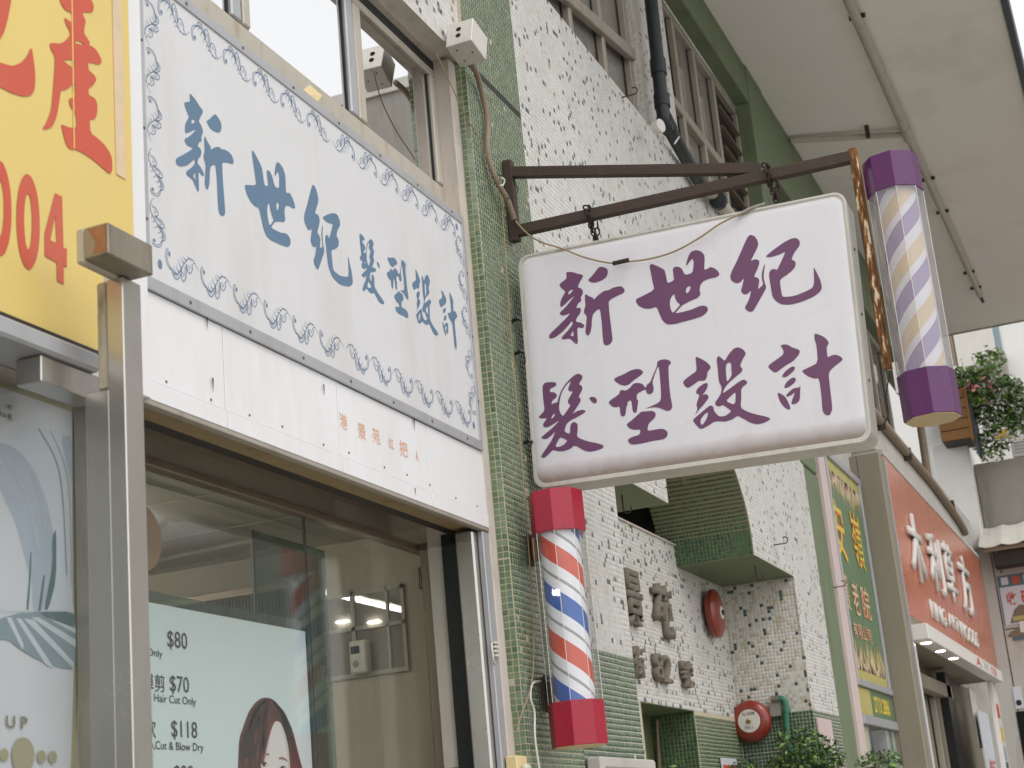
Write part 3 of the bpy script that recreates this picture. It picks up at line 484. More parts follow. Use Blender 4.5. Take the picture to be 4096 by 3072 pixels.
# hooks under the porch beams
def hook(label, p, d):
    t = thing('iron_hook', label, 'hook', p, 'rusty iron hooks around the porch'); p = Vector(p); d = Vector(d); s = Vector((0, -1, 0)) if abs(d.y) < .5 else ZV
    pts = [p, p+d*.06, p+d*.085]+[p+d*(.085+.024*math.sin(a))+s*(.024-.024*math.cos(a)) for a in (.6, 1.3, 2.0, 2.8, 3.6)]
    MB().tube(pts, .0045, 7).build('rod', 'rust_steel', t, smooth=True)
a = PZ(2487, 1980, 3.541); hook('rusty hook hanging below the white corner block of the porch', (a.x, a.y, 3.541), (0, 0, -1))
a = PZ(3020, 2262, 3.512); hook('rusty hook hanging from the green porch beam above the tile wall', (a.x, a.y, 3.512), (0, 0, -1))
a = PY(2662, 1950, FY); hook('small hook on the edge of the white corner block', (a.x, FY, a.z), (0, -1, 0))
a = PY(3095, 2180, FY); hook('curled hook on the white wall beside the care home sign', (a.x, FY, a.z), (0, -1, 0))
a = PY(3333, 2350, FY); hook('curled hook crossing the pink strip of the care home sign', (a.x, FY, a.z), (0, -1, 0))
a = PY(2487, 390, FY); hook('black twisted hook at the top edge of the mosaic wall', (a.x, FY, a.z), (0, -1, 0))

# address lettering standing off the porch wall
adr = thing('address_lettering', 'grey stone Chinese characters and 82 fixed to the white porch wall', 'lettering', (10.6, LY, 2.6))
for s, ll, lr, ul in (('景', (2528, 2505), (2592, 2525), (2510, 2268)), ('苑', (2645, 2545), (2712, 2562), (2632, 2328)), ('街', (2556, 2706), (2592, 2716), (2544, 2580)), ('82', (2640, 2722), (2700, 2742), (2625, 2606)), ('號', (2750, 2748), (2788, 2760), (2736, 2636))):
    a, b, d = PY(*ll, LY-.05), PY(*lr, LY-.05), PY(*ul, LY-.05)
    fit_text('character' if s != '82' else 'numeral', s, 'stone_letter', adr, (a.x, LY+.002, a.z), (b.x, LY+.002, a.z), (a.x, LY+.002, d.z), bold=.018 if s != '82' else .004, depth=.045)

# bells, pipe, junction box
bell = thing('fire_bell', 'round red fire alarm bell with a white printed centre disc', 'alarm bell', (12.40, 3.03, 2.46))
MB().lathe((12.435, 3.025, 2.462), (-1, 0, 0), [(0, .05), (.03, .06), (.032, .15), (.045, .158), (.075, .158), (.10, .148), (.118, .125), (.124, .09), (.126, .01)], 40).build('gong', 'bell_red', bell, smooth=True)
MB().lathe((12.311, 3.025, 2.462), (-1, 0, 0), [(0, .086), (.003, .084), (.004, .01)], 36).build('disc', 'bell_white', bell)
MB().lathe((12.306, 3.025, 2.462), (-1, 0, 0), [(0, .018), (.012, .018), (.018, .009)], 6).build('nut', 'brass', bell)
fit_text('printing', 'ALARM', 'art_text', bell, (12.306, 3.075, 2.505), (12.306, 2.975, 2.505), (12.306, 3.075, 2.53), bold=.02)
fit_text('printing', 'BELL', 'art_text', bell, (12.306, 3.06, 2.405), (12.306, 2.99, 2.405), (12.306, 3.06, 2.423), bold=.01)
rb = thing('wall_bell', 'dark red domed bell on the letter wall under the porch beam', 'alarm bell', (11.9, LY, 3.2))
MB().lathe((11.88, LY-.002, 3.24), (0, -1, 0), [(0, .08), (.025, .08), (.028, .175), (.05, .185), (.075, .18), (.095, .15), (.108, .09), (.11, .02)], 36).build('gong', 'bell_red', rb, smooth=True)
MB().lathe((11.88, LY-.111, 3.24), (0, -1, 0), [(0, .05), (.004, .048)], 20).build('disc', 'bell_white', rb); MB().lathe((11.88, LY-.115, 3.24), (0, -1, 0), [(0, .02), (.012, .018)], 8).build('nut', 'black_frame', rb)
gp = thing('green_conduit', 'green painted steel conduit with an elbow beside the red bell', 'pipe', (12.38, 2.75, 2.0))
e0, e1, e2, e3 = PX(3085, 2798, 12.39), PX(3118, 2795, 12.39), PX(3142, 2818, 12.39), PX(3152, 2960, 12.39)
MB().tube(smooth_path([e1, (e1+e2)/2+Vector((0, -.012, .012)), e2, e2+(e3-e2)*.3, e3, e3+Vector((0, 0, -.6))], 5), .024, 12).build('conduit', 'teal_pipe', gp, smooth=True)
MB().tube([e1+Vector((0, .002, 0)), e0], .026, 10).build('coupling', 'stainless_dirty', gp); MB().lathe(e2+Vector((0, 0, -.03)), (0, 0, -1), [(0, .029), (.03, .029)], 12).build('collar', 'teal_pipe', gp)
b0 = PX(3105, 2840, 12.43); box('junction_box', 'concrete', gp, 12.39, 12.436, b0.y-.045, b0.y+.045, b0.z-.05, b0.z+.05, .004)
nb = thing('notice_sheet', 'white notice sheet with red heading stuck on the green porch tiles', 'notice', (11.9, LY, 1.95))
a, b, d = PY(2885, 3060, LY-.01), PY(2935, 3072, LY-.01), PY(2875, 3030, LY-.01); box('sheet', 'poster_white', nb, a.x, b.x+.1, LY-.012, LY-.008, 1.8, d.z, 0)
box('heading', 'red_vinyl', nb, a.x+.04, b.x+.06, LY-.0135, LY-.012, d.z-.075, d.z-.05, 0)
eb = thing('grey_meter_box', 'grey steel box on the green tiles under the red barber pole', 'box', (7.5, 2.5, 1.5))
a, b = PY(2310, 3020, 2.5), PY(2560, 3050, 2.5); box('case', 'concrete_pale', eb, 7.22, 8.05, 2.48, 2.556, 1.5, a.z, .01); box('door', 'concrete', eb, 7.27, 8.0, 2.474, 2.479, 1.5, a.z-.045, .003)

# =================================================================== shrubs
def leaf_cloud(name, parent, centre, rad, n, size, mats, seed, flat=1., shell=.45):
    rg = np.random.default_rng(seed); me = bpy.data.meshes.new(name); vs = []; fs = []; mi = []
    blobs = [(np.array(centre)+rg.normal(0, .45, 3)*np.array(rad), .35+.4*rg.random()) for _ in range(14)]
    for k in range(n):
        bc, br = blobs[rg.integers(len(blobs))]
        d = rg.normal(0, 1, 3); d /= np.linalg.norm(d); p = bc+d*np.array(rad)*br*(shell+(1-shell)*rg.random())
        a = rg.normal(0, 1, 3); a[2] *= .6; a /= np.linalg.norm(a); nrm = d*.6+rg.normal(0, .5, 3)+np.array((0, 0, .5)); b = np.cross(nrm, a); b /= np.linalg.norm(b)+1e-6
        nn = np.cross(a, b); s = size*(.6+.8*rg.random()); i = len(vs)
        vs += [p-a*s, p-a*s*.2+b*s*.42+nn*s*.12, p+a*s, p-a*s*.2-b*s*.42+nn*s*.12, p+a*s*.35]
        fs += [(i, i+1, i+4), (i+1, i+2, i+4), (i+2, i+3, i+4), (i+3, i, i+4)]; mi += [rg.choice(len(mats), p=None)]*4
    me.from_pydata([tuple(v) for v in vs], [], fs)
    for mm in mats: me.materials.append(MATS[mm])
    me.polygons.foreach_set('material_index', mi); me.update(); return link(name, me, parent)
sh = thing('leafy_shrub', 'dense small leaved green shrub below the fire bell', 'shrub', (12.0, 2.45, 0))
leaf_cloud('crown', sh, (12.05, 2.52, 2.0), (.72, .30, .24), 8000, .021, ['leaf', 'leaf_dark', 'leaf_dark', 'leaf_light'], 3)
st = MB(); [st.tube([(12+random.uniform(-.05, .05), 2.5, 0), (12+x*.4, 2.5+y, .9), (12+x, 2.55+y*2, 1.95)], [.016, .011, .005], 6) for x, y in ((-.4, .02), (-.15, -.05), (.1, .06), (.35, -.03), (.0, .0))]; st.build('trunk', 'bark', sh)
s2 = thing('small_shrub', 'sparse pale leaved shrub rising in the porch niche corner', 'shrub', (9.6, 2.9, 0))
leaf_cloud('crown', s2, (10.0, 2.95, 1.93), (.30, .14, .17), 420, .026, ['leaf', 'leaf_light', 'leaf_light'], 5); st = MB(); [st.tube([(9.8, 2.95, 0), (9.9+x, 2.95, 1.2), (10+x*2, 2.95, 2.02)], [.012, .008, .003], 6) for x in (-.1, 0, .09)]; st.build('trunk', 'bark', s2)

# =================================================================== barber fascia sign (white, blue lettering)
fs_ = thing('fascia_sign', 'white fascia board with blue brush lettering and leafy border above the barber shop', 'sign', (5.12, 2.6, 3.33))
SX0, SX1, SZ0, SZ1 = 3.862, 6.403, 3.327, 4.425
box('board', 'white_board', fs_, SX0+.02, SX1-.02, 2.600, 2.64, SZ0+.02, SZ1-.02, 0)
T = .036
for nm, x0, x1, z0, z1 in (('trim', SX0, SX1, SZ0, SZ0+.042), ('trim', SX0, SX1, SZ1-.036, SZ1), ('trim', SX0, SX0+.028, SZ0+.042, SZ1-.036), ('trim', SX1-.026, SX1, SZ0+.042, SZ1-.036)):
    box(nm, 'alu_trim', fs_, x0, x1, 2.594, 2.604, z0, z1, .0015)
def screw(parent, x, y, z, r=.006, n=(0, -1, 0)): MB().lathe((x, y, z), n, [(0, r), (.002, r), (.003, r*.6)], 8).build('screw', 'screw', parent)
for i in range(7): screw(fs_, 4.10+i*.355, 2.594, SZ0+.02); screw(fs_, 4.14+i*.355, 2.594, SZ1-.018)
for z in (3.55, 3.85, 4.15): screw(fs_, SX0+.013, 2.594, z, .005); screw(fs_, SX1-.012, 2.594, z, .005)
def parse(d): return {k: [[(int(a)/1000, int(b)/1000) for a, b in zip(s.split()[::2], s.split()[1::2])] for s in v] for k, v in d.items()}
G = parse(GLYPH); YG = parse(YGLYPH)
for k in ('xin', 'shi', 'ji', 'fa', 'xing', 'she', 'jii'):
    A = AFF[k]; loops = [[(x*A[0][0]+z*A[1][0]+A[2][0], x*A[0][1]+z*A[1][1]+A[2][1]) for x, z in L] for L in G[k]]
    loops_part('character', loops, 'blue_ink', fs_, XV, ZV, (0, 2.5988, 0))
# leafy border: one sprig drawn as thin brush lines, repeated along the four sides
def stroke(out, pts, w0, w1=None):
    w1 = w0 if w1 is None else w1; P = [Vector((p[0], p[1])) for p in pts]; n = len(P); L = []; Rr = []
    for i, p in enumerate(P):
        t = (P[min(i+1, n-1)]-P[max(i-1, 0)]); t = t.normalized() if t.length > 0 else Vector((1, 0)); nn = Vector((-t.y, t.x)); w = (w0+(w1-w0)*i/(n-1))/2
        L.append(p+nn*w); Rr.append(p-nn*w)
    for i in range(n-1): out.append([L[i], L[i+1], Rr[i+1], Rr[i]])
def arc(cx, cy, rx, ry, a0, a1, n=8): return [(cx+rx*math.cos(a0+(a1-a0)*i/n), cy+ry*math.sin(a0+(a1-a0)*i/n)) for i in range(n+1)]
def sprig():
    """curl with a berry, arched stem, three hollow leaf lobes below and comb-like fronds above"""
    o = []
    def q(x, y): return ((x-590)/320, -(y-255-(x-590)*.47)/320+.28)
    def S(pts, a, b=None): stroke(o, [(p.x, p.y) for p in smooth_path([(*q(*p), 0) for p in pts], 3)], a*.82, None if b is None else b*.82)
    S([(625, 275), (608, 258), (594, 290), (600, 345), (622, 385), (648, 405)], .012, .022); S([(612, 268), (606, 300), (615, 350), (640, 392)], .010, .016)
    b = q(628, 298); o.append([(b[0]+.032*math.cos(t*.7), b[1]+.052*math.sin(t*.7)) for t in range(9)])
    S([(640, 392), (672, 432), (705, 435), (745, 398), (790, 358), (830, 350), (870, 380), (908, 442)], .034, .010)
    S([(652, 412), (668, 455), (698, 472), (728, 448), (742, 405)], .022, .026); S([(738, 420), (738, 470), (758, 494), (782, 462), (786, 385)], .024, .024); S([(752, 425), (756, 462), (768, 450), (772, 400)], .012)
    S([(790, 385), (800, 430), (826, 447), (850, 418), (842, 392), (868, 384)], .024, .016); S([(808, 385), (818, 420), (832, 400)], .012); S([(672, 438), (690, 456), (716, 430)], .012)
    for x, y, a, c in ((690, 436, 664, 378), (712, 424, 690, 366), (740, 402, 712, 336), (768, 376, 742, 328), (796, 356, 756, 324), (824, 350, 800, 324), (850, 362, 836, 346)): S([(x, y), ((x+a)/2-6, (y+c)/2+4), (a, c)], .026, .004)
    return o
SPR = sprig(); bv = []; bf = []
def put(o, dx, dy, L, H, flip=1):
    dx = Vector(dx); dy = Vector(dy)
    for poly in SPR:
        k = len(bv); bv.extend([Vector(o)+dx*(q[0]*L)+dy*(q[1]*H*flip) for q in poly]); bf.append(tuple(range(k, k+len(poly))))
NB = 12; x0, x1 = SX0+.115, SX1-.095; pl = (x1-x0)/NB
for i in range(NB):
    if i < NB//2: put((x0+i*pl, 2.5988, SZ0+.118), XV, ZV, pl*.96, pl*.82); put((x0+i*pl, 2.5988, SZ1-.085), XV, ZV, pl*.96, pl*.8, -1)
    else: put((x0+(i+1)*pl, 2.5988, SZ0+.118), -XV, ZV, pl*.96, pl*.82); put((x0+(i+1)*pl, 2.5988, SZ1-.085), -XV, ZV, pl*.96, pl*.8, -1)
z0, z1 = SZ0+.15, SZ1-.11; pv = (z1-z0)/5
for i in range(5):
    if i < 3: put((SX0+.085, 2.5988, z1-i*pv), -ZV, -XV, pv*.96, pv*.8); put((SX1-.075, 2.5988, z1-i*pv), -ZV, XV, pv*.96, pv*.8)
    else: put((SX0+.085, 2.5988, z1-(i+1)*pv), ZV, -XV, pv*.96, pv*.8); put((SX1-.075, 2.5988, z1-(i+1)*pv), ZV, XV, pv*.96, pv*.8)
for x, z in ((SX0+.085, SZ0+.10), (SX0+.085, SZ1-.07), (SX1-.075, SZ0+.10), (SX1-.075, SZ1-.07)):
    k = len(bv); ring = arc(x, z, .012, .016, 0, 2*math.pi, 10)[:-1]; bv.extend([Vector((a, 2.5988, b)) for a, b in ring]); bf.append(tuple(range(k, k+10)))
me = bpy.data.meshes.new('border_print'); me.from_pydata(bv, [], bf); me.update(); link('border_print', me, fs_, 'blue_ink_thin')

# =================================================================== barber shopfront below the sign
sf = thing('barber_shopfront', 'barber shopfront with plain white fascia panels, rusty lintel and glass below', 'shopfront', (5.12, 2.9, 0))
seams = [3.845, 4.30, 5.07, 5.83, 6.408]
for i in range(4): box('fascia_panel', 'white_panel', sf, seams[i]+.002, seams[i+1]-.002, 2.606, 2.63, 3.0465, 3.325, .0012)
for i in range(4): box('cover_strip', 'white_panel', sf, seams[i]+.002, seams[i+1]-.002, 2.600, 2.63, 2.985, 3.043, .0012)
for u, v, l_ in ((845, 1540, .045), (1655, 1968, .03), (1652, 1700, .05), (822, 1290, .05), (1290, 1560, .04)):
    a = PY(u, v, 2.606); MB().prism([(a.x-.004, 2.5992, a.z+l_/2), (a.x+.005, 2.5992, a.z+l_/2), (a.x+.001, 2.5992, a.z-l_/2)], (0, .0006, 0)).build('drip_stain', 'dark_bar', sf)
box('backing_board', 'dark_gasket', sf, 3.846, 6.407, 2.63, 2.66, 2.985, 3.33, 0)
for i in range(11): screw(sf, 3.98+i*.235+random.uniform(-.035, .035), 2.606, 3.068+random.uniform(-.008, .01), .0045)
box('edge_angle', 'alu_old', sf, 3.846, 6.405, 2.601, 2.63, 2.968, 2.984, .002)
box('rust_lintel', 'rust_soffit', sf, 3.846, 6.40, 2.632, 2.74, 2.985, 3.02, .004); box('shutter_slot', 'dark_bar', sf, 3.846, 6.40, 2.742, 2.80, 2.99, 3.05, .003)
for s_, x in zip('港景苑紅把A', (1358, 1432, 1490, 1555, 1600, 1663)):
    h = {'A': 40, '紅': 40}.get(s_, 60); wd = {'A': 11, '紅': 20}.get(s_, 32); v = {1358: 1710, 1432: 1750, 1490: 1768, 1555: 1790, 1600: 1820, 1663: 1842}[x]
    px_text('handwriting', s_, 2.606, 'orange_ink', sf, (x, v), (x+wd, v+wd*.48), (x, v-h), off=.0015)
GYp = 3.0
box('frame_bar', 'brown_alu', sf, 3.9, 6.75, 2.975, 3.03, 2.955, 2.985, .003); box('transom_pane', 'pane_reflection_film', sf, 3.9, 6.75, 2.998, 3.004, 2.986, 3.16, 0)
box('transom_head', 'reflection_band', sf, 3.9, 6.76, 2.98, 3.05, 3.16, 3.40, 0); box('header_soffit', 'reflection_band', sf, 3.846, 6.48, 2.802, 2.979, 3.165, 3.20, 0)
box('glass_pane', 'pane_clear', sf, 3.9, 5.488, 2.997, 3.005, 0, 2.954, 0); box('glass_pane', 'pane_clear', sf, 5.494, 6.70, 2.997, 3.005, 0, 2.954, 0)
box('glass_edge', 'interior_dark', sf, 5.4885, 5.4935, 2.996, 3.006, 0, 2.954, 0)
box('door_stile', 'black_frame', sf, 6.701, 6.735, 2.985, 3.02, 0, 2.954, .003); box('door_hinge_box', 'black_frame', sf, 6.50, 6.70, 2.985, 2.996, 2.79, 2.885, .004)
box('hinge_plate', 'stainless', sf, 6.49, 6.515, 2.98, 2.9849, 2.79, 2.885, .002)
box('door_jamb', 'brown_alu', sf, 6.47, 6.60, 2.82, 2.97, 0, 2.985, .006); box('jamb_gap', 'black_frame', sf, 6.38, 6.469, 2.72, 2.82, 0, 2.985, 0)
box('shutter_rail', 'stainless', sf, 6.298, 6.376, 2.635, 2.72, 0, 2.967, .008); box('shutter_rail_cover', 'alu_trim', sf, 6.34, 6.404, 2.606, 2.633, 0, 2.966, .004)
# rail latch
lt = thing('door_latch', 'small white plastic latch on the shutter rail of the barber shop', 'latch', (6.40, 2.6, 2.30)); a = PY(1978, 2605, 2.6)
cable('loop', 'cable_white', [(a.x-.02, 2.602, a.z+.03), (a.x-.035, 2.595, a.z), (a.x-.03, 2.595, a.z-.04), (a.x, 2.602, a.z-.05)], .004, lt); [box('rib', 'device_white', lt, a.x-.012, a.x+.03, 2.588, 2.6055, a.z+.03-i*.018, a.z+.04-i*.018, .002) for i in range(4)]

# interior of the barber shop
room = struct(box('interior_floor', 'paving', None, 3.86, 6.9, 3.03, 7.0, -.1, .02, 0))
struct(box('interior_wall_side', 'interior_wall', None, 6.80, 6.9, 3.03, 7.0, 0, 3.3, 0)); struct(box('interior_wall_back', 'interior_wall', None, 3.7, 6.8, 6.9, 7.0, 0, 3.3, 0)); struct(box('interior_wall_party', 'interior_wall', None, 3.7, 3.86, 3.03, 6.9, 0, 3.3, 0))
ceil = struct(MB().box(3.86, 6.80, 3.06, 6.9, 3.12, 3.2).build('interior_ceiling', 'interior_ceiling'))
for i in range(5): box('ceiling_seam', 'grout_tan', ceil, 3.87, 6.79, 3.5+i*.6, 3.508+i*.6, 3.116, 3.1195, 0)
for i in range(4): box('ceiling_seam', 'grout_tan', ceil, 4.3+i*.6, 4.308+i*.6, 3.07, 6.89, 3.114, 3.1155, 0)
dp = thing('ribbed_partition', 'dark green ribbed glass partition standing inside the barber shop', 'partition', (6.7, 4.1, 0))
box('panel', 'interior_dark', dp, 6.74, 6.78, 3.74, 4.75, 0, 2.93, 0)
for i in range(56): box('rib', 'interior_dark', dp, 6.733, 6.741, 3.745+i*.018, 3.755+i*.018, 0, 2.925, 0)
box('head_rail', 'brown_alu', dp, 6.728, 6.785, 3.73, 4.76, 2.931, 2.97, .003)
gl = thing('glass_door_leaf', 'green edged glass leaf standing open behind the shop glass', 'glass door', (5.7, 3.35, 0)); box('pane', 'pane_green', gl, 5.70, 6.30, 3.346, 3.354, 0, 2.985, 0); box('edge', 'interior_dark', gl, 5.683, 5.699, 3.345, 3.355, 0, 2.987, 0)
ic = thing('wall_intercom', 'cream wall intercom with a small dark screen inside the barber shop', 'intercom', (6.78, 3.5, 2.65))
c_, d_ = PX(1398, 2568, 6.76), PX(1475, 2690, 6.76); box('case', 'device_white', ic, 6.745, 6.799, d_.y, c_.y, d_.z, c_.z, .008)
yc = (c_.y+d_.y)/2; box('screen', 'device_screen', ic, 6.742, 6.7449, yc-.012, yc+.032, c_.z-.06, c_.z-.025, .001); MB().lathe((6.7449, yc+.012, d_.z+.045), (-1, 0, 0), [(0, .016), (.003, .015)], 14).build('dial', 'concrete', ic)
cab = thing('wall_cabinet', 'pale framed wall cabinet with glow strips for lamp reflections behind the shop glass', 'cabinet', (6.79, 3.5, 2.3))
k0, k1, k2, k3 = PX(1268, 2388, 6.78), PX(1612, 2378, 6.78), PX(1290, 2712, 6.78), PX(1500, 2500, 6.78)
for y0, y1, z0, z1 in ((k1.y, k0.y, k0.z-.02, k0.z), (k1.y, k0.y, k2.z-.02, k2.z), (k1.y, k0.y, k3.z-.012, k3.z+.006), (k0.y-.016, k0.y, k2.z, k0.z), (k1.y, k1.y+.016, k2.z, k0.z), ((k0.y*.6+k1.y*.4)-.01, (k0.y*.6+k1.y*.4)+.008, k2.z, k0.z), ((k0.y*.2+k1.y*.8)-.006, (k0.y*.2+k1.y*.8)+.006, k2.z, k0.z)): MB().box(6.782, 6.7985, y0, y1, z0, z1).build('frame_bar', 'interior_ceiling', cab)
MB().box(6.792, 6.799, k1.y, k0.y, k2.z, k0.z).build('glass_front', 'pane_dusty', cab)
for u in (1345, 1470): p_ = PX(u, 2490, 6.775); q_ = PX(u+46, 2488, 6.775); MB().box(6.774, 6.781, q_.y, p_.y, p_.z-.005, p_.z+.005).build('lamp_reflection', 'lamp_glow', cab)  # glowing bars stand in for lamp reflections in the cabinet glass
for i, (y, z) in enumerate(((4.1, 3.105), (5.3, 3.105))):
    q = thing('fluorescent_lamp', ('lit fluorescent tube on the shop ceiling close to the glass', 'lit fluorescent tube deeper inside the barber shop')[i], 'lamp', (5.2, y, z)); box('fitting', 'device_white', q, 4.6, 5.8, y-.04, y+.04, 3.085, 3.1145, .004); MB().tube([(4.62, y, 3.07), (5.78, y, 3.07)], .014, 10).build('tube', 'tube_glow', q)
# price poster stuck inside the glass
pp = thing('price_poster', 'mint price list poster with a red haired portrait behind the barber shop glass', 'poster', (4.97, 3.02, 1.6)); PPY = 3.012
a, b = PY(1211, 2531, PPY), PY(1253, 3072, PPY); ptz = PY(590, 2403, PPY).z
box('sheet', 'price_mint', pp, 4.30, 5.478, PPY+.001, PPY+.004, 1.5, ptz-.004, 0); box('top_tape', 'pane_green', pp, 4.30, 5.45, PPY+.001, PPY+.003, ptz-.002, ptz+.034, 0)
for s_, ll, lr, ul in (('$80', (670, 2597), (750, 2607), (670, 2520)), ('Only', (590, 2632), (650, 2645), (590, 2592)), ('單剪', (574, 2762), (660, 2776), (574, 2690)), ('$70', (680, 2775), (757, 2784), (680, 2700)), ("s Hair Cut Only", (596, 2815), (785, 2842), (596, 2772)), ('次', (588, 2952), (624, 2957), (588, 2872)), ('$118', (686, 2958), (790, 2972), (686, 2880)), ('o,Cut & Blow Dry', (598, 3006), (815, 3030), (598, 2962)), ('$98', (696, 3130), (775, 3140), (696, 3060))):
    px_text('printing', s_, PPY, 'price_text', pp, ll, lr, ul, bold=.004)
k = 400/1024
def Hh(L): return [(920+x*k, 2700+y*k) for x, y in L]
px_print('hair_print', [Hh([(80, 1000), (85, 850), (95, 650), (150, 490), (195, 370), (260, 280), (330, 232), (400, 232), (460, 265), (520, 340), (590, 450), (640, 560), (680, 720), (740, 960), (760, 1000)])], PPY, 'print_hair', pp, .0008)
rg_ = np.random.default_rng(4); hs1, hs2, hs3 = [], [], []
def strand(p0, p1, p2, w_):
    pts = smooth_path([(*p0, 0), (*p1, 0), (*p2, 0)], 6); L = []; Rr = []
    for i_, p in enumerate(pts): f_ = w_*(.35+1.3*math.sin(math.pi*(i_+.5)/len(pts))); L.append((p.x-f_, p.y)); Rr.append((p.x+f_, p.y))
    return Hh(L+Rr[::-1])
for i_ in range(34):
    t_ = rg_.random(); b_ = (hs1, hs2, hs3)[rg_.integers(3)]
    b_.append(strand((340+40*t_+rg_.normal(0, 10), 245+20*rg_.random()), (215+150*t_+rg_.normal(0, 8), 430+60*t_), (100+250*t_+rg_.normal(0, 8), 780+200*rg_.random()), 3+5*rg_.random()))
for i_ in range(18):
    t_ = rg_.random(); b_ = (hs1, hs2, hs3)[rg_.integers(3)]
    b_.append(strand((400+40*t_, 245+20*t_), (520+60*t_+rg_.normal(0, 6), 430+20*t_), (620+100*t_, 860+120*rg_.random()), 3+4*rg_.random()))
for k_, (L_, mt_) in enumerate(((hs1, 'print_hair_dark'), (hs2, 'print_hair_red'), (hs3, 'print_hair_dark'))):
    vs_l = [q for q in L_]; bvv = []; bff = []
    for poly_ in vs_l:
        n0 = len(bvv); h_ = len(poly_)//2; P3 = [PY(u, v, PPY) for u, v in poly_]; bvv += [(p.x, PPY-.0010-.0002*k_, p.z) for p in P3]; bff += [(n0+i_, n0+i_+1, n0+2*h_-2-i_, n0+2*h_-1-i_) for i_ in range(h_-1)]
    me = bpy.data.meshes.new('hair_strand_print'); me.from_pydata(bvv, [], bff); link('hair_strand_print', me, pp, mt_)
px_print('hair_shade_print', [Hh([(95, 850), (115, 700), (160, 560), (215, 560), (262, 720), (268, 850)])], PPY, 'print_hair_dark', pp, .0018)
px_print('face_print', [Hh([(285, 1000), (330, 870), (360, 720), (390, 570), (435, 490), (470, 470), (515, 488), (560, 600), (592, 740), (604, 870), (615, 1000)])], PPY, 'print_skin', pp, .0022)
px_print('face_shade_print', [Hh([(285, 1000), (330, 870), (360, 720), (390, 570), (435, 490), (408, 600), (385, 740), (362, 860), (330, 1000)]), Hh([(515, 488), (560, 600), (592, 740), (604, 870), (615, 1000), (590, 1000), (586, 880), (572, 740), (545, 610)])], PPY, 'print_blush', pp, .0026)
px_print('fringe_print', [Hh([(420, 470), (470, 455), (430, 520), (392, 640), (365, 760), (345, 870), (300, 990), (270, 990), (330, 840), (365, 680), (390, 560)])], PPY, 'print_hair_red', pp, .0030)
px_print('brow_print', [Hh([(338, 815), (368, 797), (396, 806), (392, 828), (362, 822)]), Hh([(490, 846), (530, 836), (575, 864), (587, 893), (542, 866), (495, 866)])], PPY, 'print_brow', pp, .0032)
px_print('eye_white_print', [Hh([(305, 925), (330, 895), (362, 903), (378, 935), (350, 952), (318, 950)]), Hh([(492, 975), (515, 942), (550, 940), (578, 965), (570, 1000), (500, 1000)])], PPY, 'letter_white', pp, .0034)
px_print('eye_print', [Hh([(320, 908), (336, 894), (354, 904), (356, 930), (340, 944), (322, 934)]), Hh([(512, 955), (528, 940), (548, 950), (550, 990), (512, 992)])], PPY, 'print_eye', pp, .0038)
px_print('lash_print', [Hh([(300, 925), (328, 888), (362, 894), (382, 938), (360, 908), (330, 900)]), Hh([(488, 975), (512, 934), (552, 932), (584, 965), (550, 944), (515, 946)])], PPY, 'print_hair_dark', pp, .0042)
dk = thing('round_disc', 'brown round disc hung on the barber shop glass beside the steel post', 'disc', (4.33, 2.95, 2.69)); MB().lathe((4.325, 2.96, 2.695), (0, -1, 0), [(0, .11), (.008, .112), (.014, .108), (.015, .02)], 40).build('disc', 'plank_brown', dk, smooth=True)
sk = thing('plug_socket', 'cream plug socket box with a white plug on the shop door post', 'socket', (6.45, 2.58, 1.98))
a, b = PY(2026, 3020, 2.56), PY(2125, 3010, 2.56); box('plate', 'socket_cream', sk, 6.36, 6.478, 2.55, 2.6, 1.8, a.z, .004); box('plug', 'device_white', sk, 6.385, 6.44, 2.515, 2.549, 1.85, a.z-.035, .012)

# =================================================================== window band above the sign
wb = thing('window_band', 'old aluminium window band above the white fascia sign reflecting the sky', 'window', (5.3, 2.7, 4.43)); WY = 2.70
box('sill', 'alu_cream', wb, 3.9, 6.404, 2.606, 2.76, 4.427, 4.448, .004); box('bottom_rail', 'alu_cream', wb, 3.9, 6.404, 2.682, 2.74, 4.449, 4.60, .006); box('top_rail', 'alu_cream', wb, 3.9, 6.404, 2.68, 2.74, 5.15, 5.19, .004); box('top_gap', 'dark_gasket', wb, 3.9, 6.404, 2.68, 2.74, 5.191, 5.234, 0)
for x0, x1 in ((4.575, 4.64), (4.655, 4.705), (5.50, 5.565), (5.575, 5.64), (6.35, 6.404)): box('mullion', 'alu_cream' if x0 not in (4.575, 5.50) else 'alu_trim', wb, x0, x1, 2.676, 2.745, 4.601, 5.149, .006)
for x0, x1 in ((3.95, 4.574), (4.706, 5.499), (5.641, 6.349)):
    box('pane', 'pane_mirror', wb, x0, x1, WY-.002, WY+.002, 4.601, 5.149, 0)
    for q in ((x0, x0+.008), (x1-.008, x1)): box('gasket', 'dark_gasket', wb, q[0], q[1], WY-.008, WY-.003, 4.601, 5.149, 0)
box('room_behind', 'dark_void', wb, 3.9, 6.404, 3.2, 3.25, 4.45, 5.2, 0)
tp = thing('peeling_tape', 'scrap of peeling cream tape on the window sill above the sign', 'tape', (5.1, 2.62, 4.6)); a = PY(1255, 365, 2.64)
MB().prism([(a.x-.10, 2.652, a.z-.05), (a.x-.02, 2.645, a.z+.02), (a.x+.05, 2.63, a.z), (a.x+.0, 2.64, a.z-.06)], (0, .003, 0)).build('scrap', 'socket_cream', tp)

